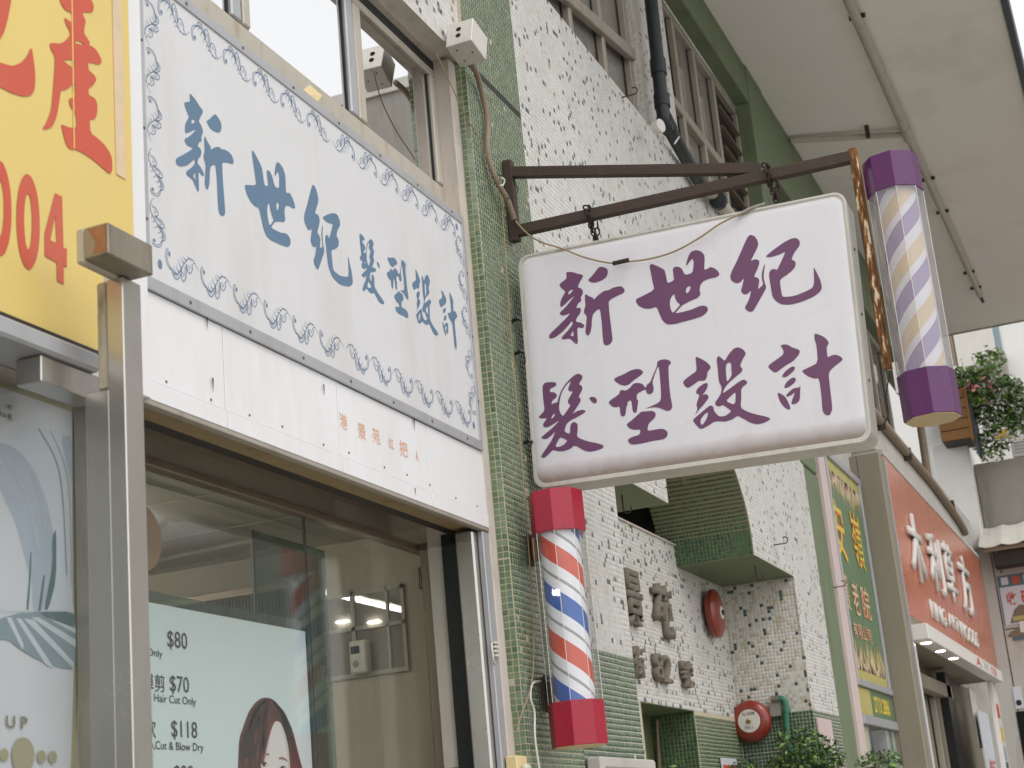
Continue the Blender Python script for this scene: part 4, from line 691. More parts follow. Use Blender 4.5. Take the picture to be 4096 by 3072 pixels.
# =================================================================== junction box, conduit and cables on the pilaster
jb = thing('junction_box', 'cream steel box with two round holes at the head of the green pilaster', 'electrical box', (6.35, 2.5, 5.2))
q = [PY(1786, 172, 2.52), PY(1873, 158, 2.40), PY(1893, 87, 2.40)]
bx0, bx1, by0, by1, bz0, bz1 = 6.20, 6.44, 2.40, 2.54, 5.06, 5.30
o = Vector((6.22, 2.535, 5.185)); ax = Vector((.93, -.10, -.36)).normalized(); ay = Vector((0, -1, .02)).normalized(); az = ax.cross(ay).normalized()*-1
def jbox(o, lx, ly, lz): return [o+ax*i*lx+ay*j*ly+az*k*lz for k in (0, 1) for j in (0, 1) for i in (0, 1)]
mbx = MB(); vv = jbox(o, .14, .13, .15); mbx.add(vv, [(0, 2, 3, 1), (4, 5, 7, 6), (0, 1, 5, 4), (2, 6, 7, 3), (0, 4, 6, 2), (1, 3, 7, 5)]); mbx.build('case', 'cream_case', jb, .003)
for t in (.38, .66): MB().lathe(o-ax*.0005+ay*.06+az*.15*t, -ax, [(0, .013), (.001, .013)], 14).build('hole', 'dark_void', jb)
for s_, t in ((.25, .3), (.75, .3), (.5, .75)): MB().lathe(o+ax*.14*s_+ay*.13*t-az*.001, -az, [(0, .004), (.002, .004)], 8).build('screw', 'dark_gasket', jb)
cd1 = thing('flexible_conduit', 'old brown cloth covered conduit running down the green pilaster to the bracket', 'conduit', (6.6, 2.53, 4.7))
MB().tube(smooth_path([PY(1885, 245, 2.50), PY(1908, 300, 2.515), PY(1930, 380, 2.525), PY(1950, 480, 2.525), PY(1950, 600, 2.525), PY(1965, 670, 2.52), PY(1990, 730, 2.51), PY(2030, 800, 2.50), PY(2055, 875, 2.50)], 5), .014, 10).build('conduit', 'conduit', cd1, smooth=True)
cable('tie_wire', 'cable_black', [PY(1992, 700, 2.49), PY(2040, 712, 2.46), PY(2068, 745, 2.46), PY(2066, 780, 2.47), PY(2030, 792, 2.49)], .0022, cd1)
cable('tie_ring', 'cable_white', [PY(2005, 710, 2.48), PY(2018, 720, 2.47), PY(2012, 740, 2.48), PY(2000, 742, 2.485)], .004, cd1)
sw = thing('sagging_cable', 'thin tan cable sagging across the face of the purple lightbox', 'cable', (6.77, 2.3, 4.3))
cable('cable', 'cable_tan', [PY(2062, 885, 2.5), PX(2110, 935, 6.80), PX(2165, 968, 6.765), PX(2250, 995, 6.765), PX(2340, 1030, 6.76), PX(2440, 1052, 6.755), PX(2500, 1048, 6.755), PX(2600, 1035, 6.755), PX(2700, 1005, 6.755), PX(2800, 950, 6.755), PX(2880, 895, 6.76), PX(2965, 855, 6.77), PX(3040, 820, 6.80)], .0042, sw)
MB().tube([PX(2452, 1054, 6.75), PX(2515, 1040, 6.75)], .011, 8).build('connector', 'cable_black', sw); MB().tube(smooth_path([PX(2950, 862, 6.775), PX(3000, 835, 6.78), PX(3060, 815, 6.80)], 4), .008, 8).build('taped_splice', 'concrete', sw)
for lab, pts, mt_, r in (('thin tan wire hanging from the window corner to the bracket', [(1745, 215), (1800, 330), (1860, 460), (1920, 560), (1960, 660), (1995, 720)], 'cable_tan', .0028), ('tan wire dropping down the pilaster edge past the lightbox to the pole bracket', [(2002, 780), (2018, 960), (2040, 1300), (2075, 1700), (2095, 1950), (2115, 2200), (2130, 2420), (2135, 2600), (2125, 2740), (2085, 2860), (2068, 2930)], 'cable_tan', .0032), ('white flex hanging from the lower pole bracket to the plug socket', [(2165, 2725), (2130, 2735), (2122, 2790), (2138, 2850), (2140, 2950), (2158, 3080)], 'cable_white', .0048)):
    q = thing('hanging_wire', lab, 'wire', PY(*pts[-1], 2.52)); cable('wire', mt_, [PY(u, v, 2.525 if i else 2.54) for i, (u, v) in enumerate(pts)], r, q)

# =================================================================== bracket, chains, lightbox
br = thing('sign_bracket', 'rusty steel wall bracket carrying the hanging lightbox and the purple pole', 'bracket', (6.86, 2.54, 4.65)); BX = 6.84
at_, ae = PX(2140, 883, BX), PX(3395, 603, BX); h = .051
d = (ae-at_); root = at_-d*(at_.y-2.53)/(-d.y)*-1 if False else at_+d*((2.53-at_.y)/d.y)
MB().bar(root+Vector((.02, 0, -h/2)), ae+Vector((.02, 0, -h/2)), .046, h).build('arm', 'rust_steel', br, .002)
b0, b1 = PX(1990, 668, BX), PX(3032, 652, BX); MB().bar(b0+Vector((.022, -.03, -.03)), b1+Vector((.022, 0, -.022)), .042, .051).build('brace', 'rust_steel', br, .002)
MB().box(BX-.002, BX+.045, 2.50, 2.543, 4.44, 4.86).build('wall_post', 'rust_steel', br, .003)
hb = PX(3545, 1475, BX); MB().box(BX+.0, BX+.038, .868, .905, hb.z, ae.z+.012).build('hanger_post', 'flaky_rust', br, .003); MB().box(BX+.002, BX+.036, .8655, .8675, hb.z, ae.z).build('hanger_flange', 'rust_orange', br)
def chain(label, y, ztop, zbot, off):
    t = thing('hanging_chain', label, 'chain', (BX+.02, y, zbot), 'chains holding the lightbox'); lm = None; pts = []
    rr = .045
    for a in range(9): an = math.pi*.5+a*2*math.pi/9; pts.append((Vector((BX+.02+rr*math.cos(an), y+off*.3*math.sin(an*2), ztop-.02+rr*1.05*math.sin(an))), an))
    n = 5
    for i in range(n): pts.append((Vector((BX+.012+.006*(i % 2), y+off*(i/n), ztop-.065-(ztop-.075-zbot)*i/(n-1))), None))
    for i in range(3): pts.append((Vector((BX-.004, y+off-.018+.006*i, ztop-.08-.03*i)), None))
    base = MB(); ring = []
    for k in range(12):
        a = 2*math.pi*k/12; ring.append(Vector((.011*math.cos(a), 0, .019*math.sin(a))))
    base.tube(ring+[ring[0]], .0042, 6, cap=False); lm = base.mesh('link'); lm.materials.append(MATS['chain_steel'])
    for i, (p, an) in enumerate(pts):
        o = bpy.data.objects.new('link', lm); COL.objects.link(o); o.parent = t; o.location = p-LOC[t]
        o.rotation_euler = (0, -(an or 0)+(0 if an is None else 0), (i % 2)*R(85)+R(20)) if an is None else (R(20*(i % 2)), -an, (i % 2)*R(60))
chain('rusty chain tied round the bracket arm close to the pilaster', PX(2355, 850, BX).y, PX(2355, 838, BX).z-.01, PX(2360, 965, BX).z, -.02)
chain('rusty chain tied round the outer end of the bracket arm', PX(3070, 680, BX).y, PX(3072, 668, BX).z-.01, PX(3085, 805, BX).z, -.02)
XS = 6.79
lb = thing('lightbox_sign', 'hanging white lightbox with two rows of purple brush characters', 'sign', (6.88, 1.75, 3.2))
cs = [PX(u, v, XS) for u, v in ((2072, 1027), (3380, 762), (3490, 1762), (2139, 1956))]
def rounded(cs, r, n=8, inset=0.):
    out = []; N = len(cs); cen = sum(cs, Vector())/N
    for i in range(N):
        p = cs[i]; a = (cs[i-1]-p).normalized(); b = (cs[(i+1) % N]-p).normalized(); p = p+a*inset+b*inset; c0 = p+a*r+b*r
        for k in range(n+1):
            t = k/n*math.pi/2; out.append(c0-b*r*math.cos(t)-a*r*math.sin(t))
    return out
DP = .20
MB().prism(rounded(cs, .05, inset=.004), (DP, 0, 0)).build('case', 'cream_case', lb, .004)
o1, o2 = rounded(cs, .055), rounded(cs, .048, inset=.010); n = len(o1); tm = MB()
vs = [p+Vector((dx, 0, 0)) for ring, dx in ((o1, -.004), (o2, -.004), (o1, .018), (o2, .004)) for p in ring]
tm.add(vs, [(i, (i+1) % n, n+(i+1) % n, n+i) for i in range(n)]+[(i, 2*n+i, 2*n+(i+1) % n, (i+1) % n) for i in range(n)]+[(n+i, n+(i+1) % n, 3*n+(i+1) % n, 3*n+i) for i in range(n)]); tm.build('trim_ring', 'cream_case', lb, smooth=True)
# moulded acrylic face with rounded margins, grime settled along its lower margin
fm = M('lightbox_face', (218, 216, 221), .28, var=.025, scale=2, dirt=(188, 182, 180), damt=.25, dscale=3)
n_ = fm.node_tree.nodes; l_ = fm.node_tree.links; geo = n_.new('ShaderNodeNewGeometry'); sx = n_.new('ShaderNodeSeparateXYZ'); l_.new(geo.outputs['Position'], sx.inputs[0])
zl = n_.new('ShaderNodeMath'); zl.operation = 'MULTIPLY_ADD'; zl.inputs[1].default_value = -.030; l_.new(sx.outputs['Y'], zl.inputs[0]); l_.new(sx.outputs['Z'], zl.inputs[2])
zb = min(p.z-.03*p.y for p in cs)+.02
nz = n_.new('ShaderNodeTexNoise'); nz.inputs['Scale'].default_value = 9; l_.new(geo.outputs['Position'], nz.inputs['Vector']); ad = n_.new('ShaderNodeMath'); ad.operation = 'MULTIPLY_ADD'; ad.inputs[1].default_value = -.03; l_.new(nz.outputs['Fac'], ad.inputs[0]); l_.new(zl.outputs[0], ad.inputs[2])
mr = n_.new('ShaderNodeMapRange'); mr.inputs['From Min'].default_value = zb+.0; mr.inputs['From Max'].default_value = zb+.075; mr.inputs['To Min'].default_value = .9; mr.inputs['To Max'].default_value = 0; l_.new(ad.outputs[0], mr.inputs['Value'])
mx_ = n_.new('ShaderNodeMix'); mx_.data_type = 'RGBA'; mx_.inputs['B'].default_value = (*lin((138, 122, 110)), 1); bs_ = n_['Principled BSDF']; src = bs_.inputs['Base Color'].links[0].from_socket
l_.new(src, mx_.inputs['A']); l_.new(mr.outputs[0], mx_.inputs['Factor']); l_.new(mx_.outputs['Result'], bs_.inputs['Base Color'])
rings = [(o2, .004)]+[(rounded(cs, max(.012, .046-ins*.3), inset=.010+ins), dx) for ins, dx in ((.006, .001), (.016, -.0015), (.03, -.003), (.045, -.0035))]
fb = MB(); vs = [p+Vector((dx, 0, 0)) for r_, dx in rings for p in r_]
fb.add(vs, [(k*n+i, k*n+(i+1) % n, (k+1)*n+(i+1) % n, (k+1)*n+i) for k in range(len(rings)-1) for i in range(n)]+[tuple((len(rings)-1)*n+i for i in range(n))]); fb.build('face', fm, lb, smooth=True)
for k in ('xin', 'shi', 'ji', 'fa', 'xing', 'she', 'jii'): loops_part('character', G[k], 'purple_ink', lb, (0, -1, 0), ZV, (XS-.0047, 0, 0))
for y, z in ((.985, 4.05), (.992, 3.75), (.996, 3.45)): MB().lathe((XS+.10, cs[1].y+(cs[2].y-cs[1].y)*((cs[1].z-z)/(cs[1].z-cs[2].z))+.003, z), (0, -1, 0), [(0, .008), (.004, .007)], 8).build('screw', 'screw', lb)

# =================================================================== barber poles
def stripe_mat(name, cols, lead, z0, tw, seed=0):
    """helical print: cols = list of (end position, sRGB)"""
    mt = bpy.data.materials.new(name); mt.use_nodes = True; n = mt.node_tree.nodes; l = mt.node_tree.links; b = n['Principled BSDF']
    tc = n.new('ShaderNodeTexCoord'); sp = n.new('ShaderNodeSeparateXYZ'); l.new(tc.outputs['Object'], sp.inputs[0])
    at2 = n.new('ShaderNodeMath'); at2.operation = 'ARCTAN2'; l.new(sp.outputs['Y'], at2.inputs[0]); l.new(sp.outputs['X'], at2.inputs[1])
    tn = n.new('ShaderNodeMath'); tn.operation = 'MULTIPLY_ADD'; tn.inputs[1].default_value = tw/(2*math.pi); l.new(at2.outputs[0], tn.inputs[0])
    zz = n.new('ShaderNodeMath'); zz.operation = 'MULTIPLY_ADD'; zz.inputs[1].default_value = 1/lead; zz.inputs[2].default_value = z0; l.new(sp.outputs['Z'], zz.inputs[0]); l.new(zz.outputs[0], tn.inputs[2])
    fr = n.new('ShaderNodeMath'); fr.operation = 'FRACT'; l.new(tn.outputs[0], fr.inputs[0])
    rp = n.new('ShaderNodeValToRGB'); rp.color_ramp.interpolation = 'CONSTANT'; e = rp.color_ramp.elements; e[0].color = (*lin(cols[0][1]), 1); p = cols[0][0]
    e[1].position = p; e[1].color = (*lin(cols[1][1]), 1); p = cols[1][0]
    for q, c in cols[2:]:
        x = e.new(p); x.color = (*lin(c), 1); p = q
    l.new(fr.outputs[0], rp.inputs[0]); no = n.new('ShaderNodeTexNoise'); no.inputs['Scale'].default_value = 9; l.new(tc.outputs['Object'], no.inputs['Vector'])
    mr = n.new('ShaderNodeMapRange'); mr.inputs['To Min'].default_value = .88; mr.inputs['To Max'].default_value = 1.1; l.new(no.outputs['Fac'], mr.inputs['Value'])
    mx = n.new('ShaderNodeMix'); mx.data_type = 'RGBA'; mx.blend_type = 'MULTIPLY'; mx.inputs['Factor'].default_value = 1; l.new(rp.outputs[0], mx.inputs['A']); cb = n.new('ShaderNodeCombineColor'); [l.new(mr.outputs[0], cb.inputs[i]) for i in range(3)]; l.new(cb.outputs[0], mx.inputs['B']); l.new(mx.outputs['Result'], b.inputs['Base Color']); b.inputs['Roughness'].default_value = .4
    MATS[name] = mt; return mt
Wt = (228, 230, 234); Gy = (150, 152, 148)
stripe_mat('stripes_red', [(.22, (26, 88, 170)), (.335, Wt), (.375, Gy), (.50, Wt), (.72, (204, 74, 44)), (.835, Wt), (.875, Gy), (1., Wt)], .41, .12, 1.0)
stripe_mat('stripes_purple', [(.33, (126, 106, 148)), (.48, (214, 212, 214)), (.78, (204, 176, 132)), (1., (214, 212, 214))], .275, .2, -2.0)
def octo(r, z, c, a0=R(22.5)): return [(c[0]+r*math.cos(a0+k*math.pi/4), c[1]+r*math.sin(a0+k*math.pi/4), z) for k in range(8)]
def barber_pole(name, label, c, z0, z1, hb, ht, R0, cap, stripes, shell, a0):
    t = thing(name, label, 'barber pole', (c[0], c[1], z0))
    for nm, a, b in (('top_cap', z1-ht, z1), ('bottom_cap', z0, z0+hb)):
        MB().prism(octo(R0, a, c, a0), (0, 0, b-a)).build(nm, cap, t, .0015)
        for k in range(8):
            an = a0+k*math.pi/4+math.pi/8; zz = a+.012 if nm == 'top_cap' else b-.012; rr = R0*math.cos(math.pi/8)
            MB().lathe((c[0]+rr*math.cos(an), c[1]+rr*math.sin(an), zz), (math.cos(an), math.sin(an), 0), [(0, .004), (.003, .003)], 6).build('rivet', 'screw', t)
    MB().prism(octo(R0*.96, z0-.004, c, a0), (0, 0, .0035)).build('base_plate', 'cap_base', t)
    ro = R0*.97; a, b = octo(ro, z0+hb+.0005, c, a0), octo(ro, z1-ht-.0005, c, a0); MB().add(a+b, [(i, (i+1) % 8, (i+1) % 8+8, i+8) for i in range(8)]).build('acrylic_shell', shell, t)
    n = 40; r = R0*.72; me = MB(); vs = [(r*math.cos(2*math.pi*k/n), r*math.sin(2*math.pi*k/n), z) for z in (hb-.01, z1-z0-ht+.01) for k in range(n)]
    me.add(vs, [(k, (k+1) % n, (k+1) % n+n, k+n) for k in range(n)]); mm = me.mesh('striped_cylinder')
    for p in mm.polygons: p.use_smooth = True
    mm.materials.append(MATS[stripes]); o = bpy.data.objects.new('striped_cylinder', mm); COL.objects.link(o); o.parent = t
    for k in range(8):
        x, y, _ = a[k]; MB().tube([(x, y, z0+hb), (x, y, z1-ht)], .0015, 6).build('corner_bead', 'clear_post', t)
    return t
PC = (6.655, 2.375)
p1 = barber_pole('barber_pole', 'barber pole with red caps and blue, red and white stripes on the pilaster', PC, 2.045, 3.145, .185, .185, .122, 'red_cap', 'stripes_red', 'acrylic', R(10))
for z in (2.92, 2.29):
    q = thing('pole_bracket', 'rusty clamp holding the red pole to the pilaster near its '+('upper cap' if z > 2.5 else 'lower cap'), 'bracket', (6.72, 2.54, z))
    MB().box(6.69, 6.75, 2.53, 2.544, z-.07, z+.07).build('plate', 'rust_steel', q, .003); MB().box(6.70, 6.74, 2.49, 2.53, z-.05, z+.05).build('block', 'rust_orange', q, .006)
    if z < 2.5: MB().prism([(6.70, 2.53, z+.08), (6.70, 2.49, z+.06), (6.70, 2.50, z-.10), (6.70, 2.535, z-.08)], (.05, 0, 0)).build('strap', 'rust_steel', q, .002)
p2 = barber_pole('barber_pole', 'faded barber pole with purple caps hung on the outer bracket post', (6.86, .735), 3.225, 4.41, .20, .165, .122, 'purple_cap', 'stripes_purple', 'acrylic_hazy', R(10))
cable('power_lead', 'cable_black', [PX(3560, 1490, 6.85), PX(3545, 1580, 6.84), PX(3552, 1660, 6.84), PX(3525, 1710, 6.84)], .003, p2); MB().box(BX+.01, BX+.03, .84, .868, 3.36, 3.50).build('steel_clip', 'stainless', p2, .002)

# =================================================================== estate agent next door: yellow sign, steel post, window
ys = thing('estate_sign', 'yellow vinyl estate agent sign with red characters and phone digits', 'sign', (3.1, 2.56, 3.04))
YP = 2.56
poly = [(1.6, 3.072), (3.59, 3.04), (3.605, 3.27), (3.62, 3.30), (3.757, 3.32), (3.762, 5.6), (1.6, 5.6)]
gx = np.linspace(0, 1, 2)
MB().prism([(x, YP+.001, z) for x, z in poly], (0, .02, 0)).build('vinyl_panel', 'yellow_vinyl', ys)
for k in ('di', 'chan', 'zero2', 'zero', 'four'): loops_part({'di': 'character', 'chan': 'character'}.get(k, 'digit'), YG[k], 'red_vinyl', ys, XV, ZV, (0, YP-.0012, 0), smooth=(k != 'four'))
for (u0, v0), (u1, v1), wd, mt_ in (((284, 0), (302, 600), .004, 'yellow_vinyl'), ((448, 0), (470, 700), .045, 'sign_cream')):
    a, b = PY(u0, v0, YP), PY(u1, v1, YP); box('seam' if wd < .01 else 'faded_tape', mt_, ys, min(a.x, b.x), min(a.x, b.x)+wd, YP-.0028 if wd < .01 else YP-.0022, YP, b.z, 5.2, 0)
sp_ = thing('steel_post', 'brushed steel post with a projecting capped box between the two shops', 'post', (3.44, 2.4, 0))
MB().box(3.405, 3.489, 2.36, 2.412, 0, 3.17).build('post', 'stainless', sp_, .003); MB().box(3.408, 3.489, 2.413, 2.486, 0, 2.868).build('post_return', 'stainless', sp_, .002)
MB().box(3.41, 3.47, 2.414, 2.448, 2.87, 3.17).build('sealant_strip', 'sealant', sp_, .006)
MB().box(3.257, 3.455, 2.297, 2.372, 3.172, 3.258).build('cap_box', 'stainless_dirty', sp_, .003); MB().box(3.260, 3.46, 2.373, 2.40, 3.165, 3.263).build('cap_back', 'sealant', sp_, .006); MB().prism([(3.2562, 2.305, 3.178), (3.2562, 2.345, 3.182), (3.2562, 2.335, 3.21), (3.2562, 2.36, 3.252), (3.2562, 2.305, 3.25)], (.0005, 0, 0)).build('rust_patch', 'rust_patch', sp_)
ef = thing('estate_shopfront', 'estate agent shopfront frame under the yellow sign', 'shopfront', (3.2, 2.7, 0))
MB().box(1.6, 3.50, 2.50, 2.66, 2.953, 3.006).build('header_box', 'alu_trim', ef, .008); MB().box(1.6, 3.585, 2.555, 2.60, 3.007, 3.045).build('sign_ledge', 'dark_bar', ef, .003)
a, b = PY(165, 1455, 2.52), PY(350, 1590, 2.52); MB().box(a.x, 3.53, 2.52, 2.60, b.z, 2.951).build('closer_box', 'stainless', ef, .003)
MB().box(3.70, 3.735, 2.66, 2.74, 0, 2.95).build('window_stile', 'alu_old', ef, .003); MB().box(3.738, 3.76, 2.64, 2.74, 0, 2.95).build('gasket', 'dark_gasket', ef); MB().box(1.6, 3.70, 2.66, 2.74, 2.95, 2.99).build('window_head', 'alu_old', ef, .003)
box('window_pane', 'pane_clear', ef, 1.6, 3.699, 2.698, 2.703, 0, 2.949, 0); box('back_board', 'interior_dark', ef, 1.6, 3.70, 2.80, 2.82, 0, 2.99, 0)
MB().box(3.762, 3.845, 2.66, 2.78, 0, 3.0).build('infill', 'stainless', ef)
po = thing('bridge_poster', 'pale blue poster with a bridge drawing taped behind the estate agent window', 'poster', (3.5, 2.75, 1.6)); PYp = 2.745
px_print('khaki_border', [[(-200, 1420), (335, 1600), (318, 2000), (322, 2400), (312, 2750), (300, 3200), (-200, 3200)]], PYp+.002, 'khaki_tape', po, smooth=False)
px_print('sheet', [[(-200, 1480), (0, 1548), (288, 1648), (286, 2100), (290, 2400), (300, 2500), (282, 3072), (278, 3200), (-200, 3200)]], PYp, 'poster_white', po, .0008, smooth=False)
px_print('arch_print', [[(-60, 1790), (20, 1740), (70, 1718), (120, 1708), (200, 1722), (286, 1745), (288, 2420), (286, 2450), (0, 2450), (-60, 2450)]], PYp, 'art_pale', po, .0016)
px_print('cable_print', [[(-60, 1800), (0, 1765), (70, 1800), (130, 1870), (180, 1990), (205, 2100), (220, 2200), (195, 2330), (170, 2450), (130, 2450), (125, 2330), (90, 2200), (50, 2080), (0, 1960), (-60, 1880)], [(240, 1740), (286, 1745), (286, 1960), (270, 1880)]], PYp, 'art_blue', po, .0022)
px_print('sail_print', [[(-30, 1945), (20, 2010), (60, 2100), (95, 2230), (118, 2350), (122, 2445), (-30, 2445)]], PYp, 'poster_white', po, .0026)
px_print('tower_print', [[(118, 2200), (124, 2215), (112, 2440), (100, 2440), (112, 2320)], [(205, 2150), (222, 2110), (222, 2320), (190, 2440), (172, 2440), (206, 2270)], [(170, 2300), (178, 2300), (160, 2445), (148, 2445)]], PYp, 'art_dark', po, .0028)
for i_, (a_, b_, c_) in enumerate((((-20, 1830), (90, 1960), (150, 2200)), ((0, 1775), (120, 1880), (180, 2120)), ((150, 1715), (235, 1900), (262, 2300)), ((200, 1725), (268, 1930), (282, 2350)))):
    P_ = smooth_path([(*a_, 0), (*b_, 0), (*c_, 0)], 8); px_print('cable_line_print', [[(p.x, p.y) for p in P_]+[(p.x+4-2*(i_ % 2), p.y) for p in P_[::-1]]], PYp, 'art_pale' if i_ < 2 else 'art_mid', po, .0030, smooth=False)
px_print('road_print', [[(-60, 2500), (10, 2470), (95, 2448), (288, 2446), (298, 2480), (298, 2560), (296, 2680), (230, 2670), (150, 2640), (80, 2600), (20, 2550), (-60, 2590)]], PYp, 'art_mid', po, .0034)
px_print('lane_print', [[(20, 2470), (40, 2470), (90, 2580), (85, 2600)], [(60, 2475), (80, 2475), (210, 2670), (180, 2662)], [(90, 2475), (130, 2480), (290, 2650), (290, 2675)], [(120, 2470), (150, 2470), (298, 2560), (298, 2590)], [(180, 2470), (298, 2515), (298, 2535)]], PYp, 'art_pale', po, .004, smooth=False)
px_print('bank_print', [[(140, 2448), (290, 2446), (296, 2510), (230, 2490)]], PYp, 'art_dark', po, .0046)
for s_, ll, lr, ul in (('U P', (18, 2912), (105, 2918), (18, 2862)), ('明', (24, 1640), (40, 1646), (24, 1618)), ('馬', (24, 1680), (42, 1686), (24, 1655)), ('0s', (-20, 1660), (18, 1668), (-20, 1640))): px_text('printing', s_, PYp, 'art_text', po, ll, lr, ul, off=.0052, bold=.015)
def ell(cx, cy, rx, ry, n=20): return [(cx+rx*math.cos(2*math.pi*k/n), cy+ry*math.sin(2*math.pi*k/n)) for k in range(n)]
px_print('badge_print', [ell(86, 3022, 46, 72), ell(160, 3028, 18, 26), ell(205, 3030, 17, 26), ell(10, 3020, 18, 26)], PYp, 'art_gold', po, .0052, smooth=False)
px_print('tape_dab', [ell(303, 1622, 11, 18), ell(322, 2448, 9, 22)], PYp, 'poster_white', po, .0060, smooth=False)

# =================================================================== canopy slab overhead, beam and pipes
cn = thing('canopy_slab', 'broad pale concrete canopy overhead with a dark outer gutter edge', 'canopy', (16, 1.4, 8.3)); CZ = 8.31
MB().box(7.2, 23.3, .295, 2.58, CZ, CZ+.30).build('slab', 'soffit_paint', cn, .01); MB().box(7.2, 23.32, .235, .294, CZ-.05, CZ+.32).build('gutter', 'steel_blue', cn, .01); MB().box(23.301, 23.36, .3, 2.58, CZ-.01, CZ+.3).build('end_drip', 'concrete', cn, .01)
gb = thing('green_beam', 'green rendered beam under the canopy above the upper windows', 'beam', (12, 2.6, 7.9))
MB().box(7.21, 13.36, FY, 2.70, 7.93, CZ-.001).build('beam', 'green_render', gb, .01); MB().box(13.361, 13.98, FY-.01, 2.9, 4.6, CZ-.001).build('column', 'green_render', gb, .01); MB().box(13.981, 24.5, FY, 2.9, 7.5, CZ-.001).build('beam', 'green_render', gb, .01)
cp = thing('canopy_pipe', 'pale drain pipe clipped along the underside of the canopy', 'pipe', (16, 1.47, 8.2)); pyy = 1.462
MB().tube([(10, pyy, 8.235), (15.6, pyy, 8.235)], .044, 14).build('pipe', 'grey_pipe', cp, smooth=True); MB().tube([(15.6, pyy, 8.235), (21.2, pyy-.02, 8.235), (21.5, pyy-.02, 8.235)], .035, 14).build('pipe', 'grey_pipe', cp, smooth=True)
MB().tube([(15.45, pyy, 8.235), (15.75, pyy, 8.235)], .054, 14).build('socket', 'grey_pipe', cp, smooth=True); MB().tube([(21.45, pyy-.02, 8.235), (21.75, pyy-.03, 8.22)], [.03, .02], 8).build('stub', 'rust_steel', cp)
for x in (13.0, 17.1, 18.2, 20.6, 21.3):
    MB().box(x-.012, x+.012, pyy-.07, pyy+.07, 8.275, CZ-.0005).build('clip', 'rust_steel', cp)
bp = thing('branch_pipe', 'pale branch pipe crossing the canopy underside to the green beam', 'pipe', (15.1, 2, 8.2)); MB().tube([(15.6, pyy+.05, 8.235), (15.15, 2.55, 8.26)], .03, 12).build('pipe', 'grey_pipe', bp, smooth=True); MB().box(15.33, 15.37, pyy+.33, pyy+.37, 8.18, CZ-.0005).build('hanger', 'rust_steel', bp)

# =================================================================== upper windows and pier
pr = thing('tiled_pier', 'narrow white mosaic pier between the upper windows behind the black pipe', 'pier', (10.3, 2.65, 6.25))
MB().box(9.98, 10.78, 2.613, 2.95, 6.251, 7.93).build('core', 'grout_pale', pr)
tile_field(pr, (9.98, 2.613, 6.26), XV, ZV, (0, -1, 0), 29, 60, WHITE, WW, 'tile_white', ts=1.07, th=.0006, nparts=100, seen=lambda u, v: ~((u > 2570) & (u < 2700)))
tile_field(pr, (9.98, 2.90, 6.26), (0, -1, 0), ZV, (-1, 0, 0), 10, 60, WHITE, [30, 20, 20, 30, 0, 0, 0], 'tile_white', ts=1.07, th=.0006, nparts=60)
def upper_window(label, x0, x1, z0, z1, muls, Y=2.80, pane='pane_dusty', mat='alu_old'):
    t = thing('upper_window', label, 'window', ((x0+x1)/2, Y, z0), 'upper storey windows under the canopy')
    for n_, a, b, c, d in (('sill_rail', x0, x1, z0, z0+.07), ('head_rail', x0, x1, z1-.08, z1)): box(n_, mat, t, a, b, Y-.05, Y+.03, c, d, .006)
    ed = [x0]+list(muls)+[x1]
    for x in ed: box('mullion', mat, t, x-.03, x+.03, Y-.056, Y+.036, z0+.071, z1-.081, .006)
    for a, b in zip(ed, ed[1:]):
        box('pane', pane, t, a+.031, b-.031, Y-.003, Y+.003, z0+.071, z1-.081, 0); box('gasket', 'dark_gasket', t, a+.031, a+.045, Y-.012, Y-.004, z0+.071, z1-.081, 0); box('gasket', 'dark_gasket', t, b-.045, b-.031, Y-.012, Y-.004, z0+.071, z1-.081, 0)
    box('blind', 'concrete', t, x0, x1, Y+.25, Y+.27, z0, z1, 0); return t
u1 = upper_window('grey upper window with a tilted frame between the green pilaster and the black pipe', 7.25, 9.97, 6.28, 7.92, (7.9, 8.68, 9.35), 2.74)
MB().bar((8.3, 2.68, 6.62), (10.0, 2.68, 6.90), .05, .09).build('open_sash', 'alu_old', u1, .006)
u2 = upper_window('wide upper window with tall pale panes beyond the black pipe', 10.79, 13.35, 6.28, 7.92, (11.35, 11.95, 12.55), 2.74)
box('transom', 'alu_old', u2, 10.82, 12.5, 2.68, 2.76, 6.98, 7.06, .006); box('louvre_back', 'dark_void', u2, 12.6, 13.32, 2.72, 2.735, 6.40, 7.80, 0)
for i in range(7): MB().bar((12.62, 2.70, 6.48+i*.19), (13.32, 2.70, 6.48+i*.19), .06, .012).build('louvre_blade', 'brown_alu', u2)
u3 = upper_window('upper window row beyond the green column', 14.0, 20.5, 5.9, 7.5, (14.9, 15.8, 16.7, 17.6, 18.5, 19.5), 2.74)
bpz = thing('black_downpipe', 'thick black waste pipe bending down across the mosaic wall top', 'pipe', (10, 2.5, 6.2))
A0, A1, A2, A3, A4 = PY(2597, -60, 2.50), PY(2655, 470, 2.50), PY(2680, 520, 2.50), PY(2775, 690, 2.50), PY(2805, 735, 2.50)
MB().tube(smooth_path([A0, (A0+A1)/2, A1, A2, (A2+A3)/2, A3, A4], 5), .047, 16).build('pipe', 'black_pipe', bpz, smooth=True)
for p, q in ((PY(2630, 240, 2.5), PY(2636, 300, 2.5)), (PY(2645, 380, 2.5), PY(2650, 430, 2.5)), (A1, A2)): MB().tube([p, q], .056, 16).build('collar', 'black_pipe', bpz, smooth=True)
cpv = PY(2652, 505, 2.40); MB().lathe((cpv.x, 2.46, cpv.z), (-.35, -1, 0), [(0, .04), (.05, .048), (.058, .045), (.06, .02)], 18).build('clean_out_cap', 'bell_white', bpz)
cable('tie', 'cable_white', [PY(2698, 575, 2.42), PY(2708, 560, 2.41), PY(2716, 548, 2.43)], .006, bpz)
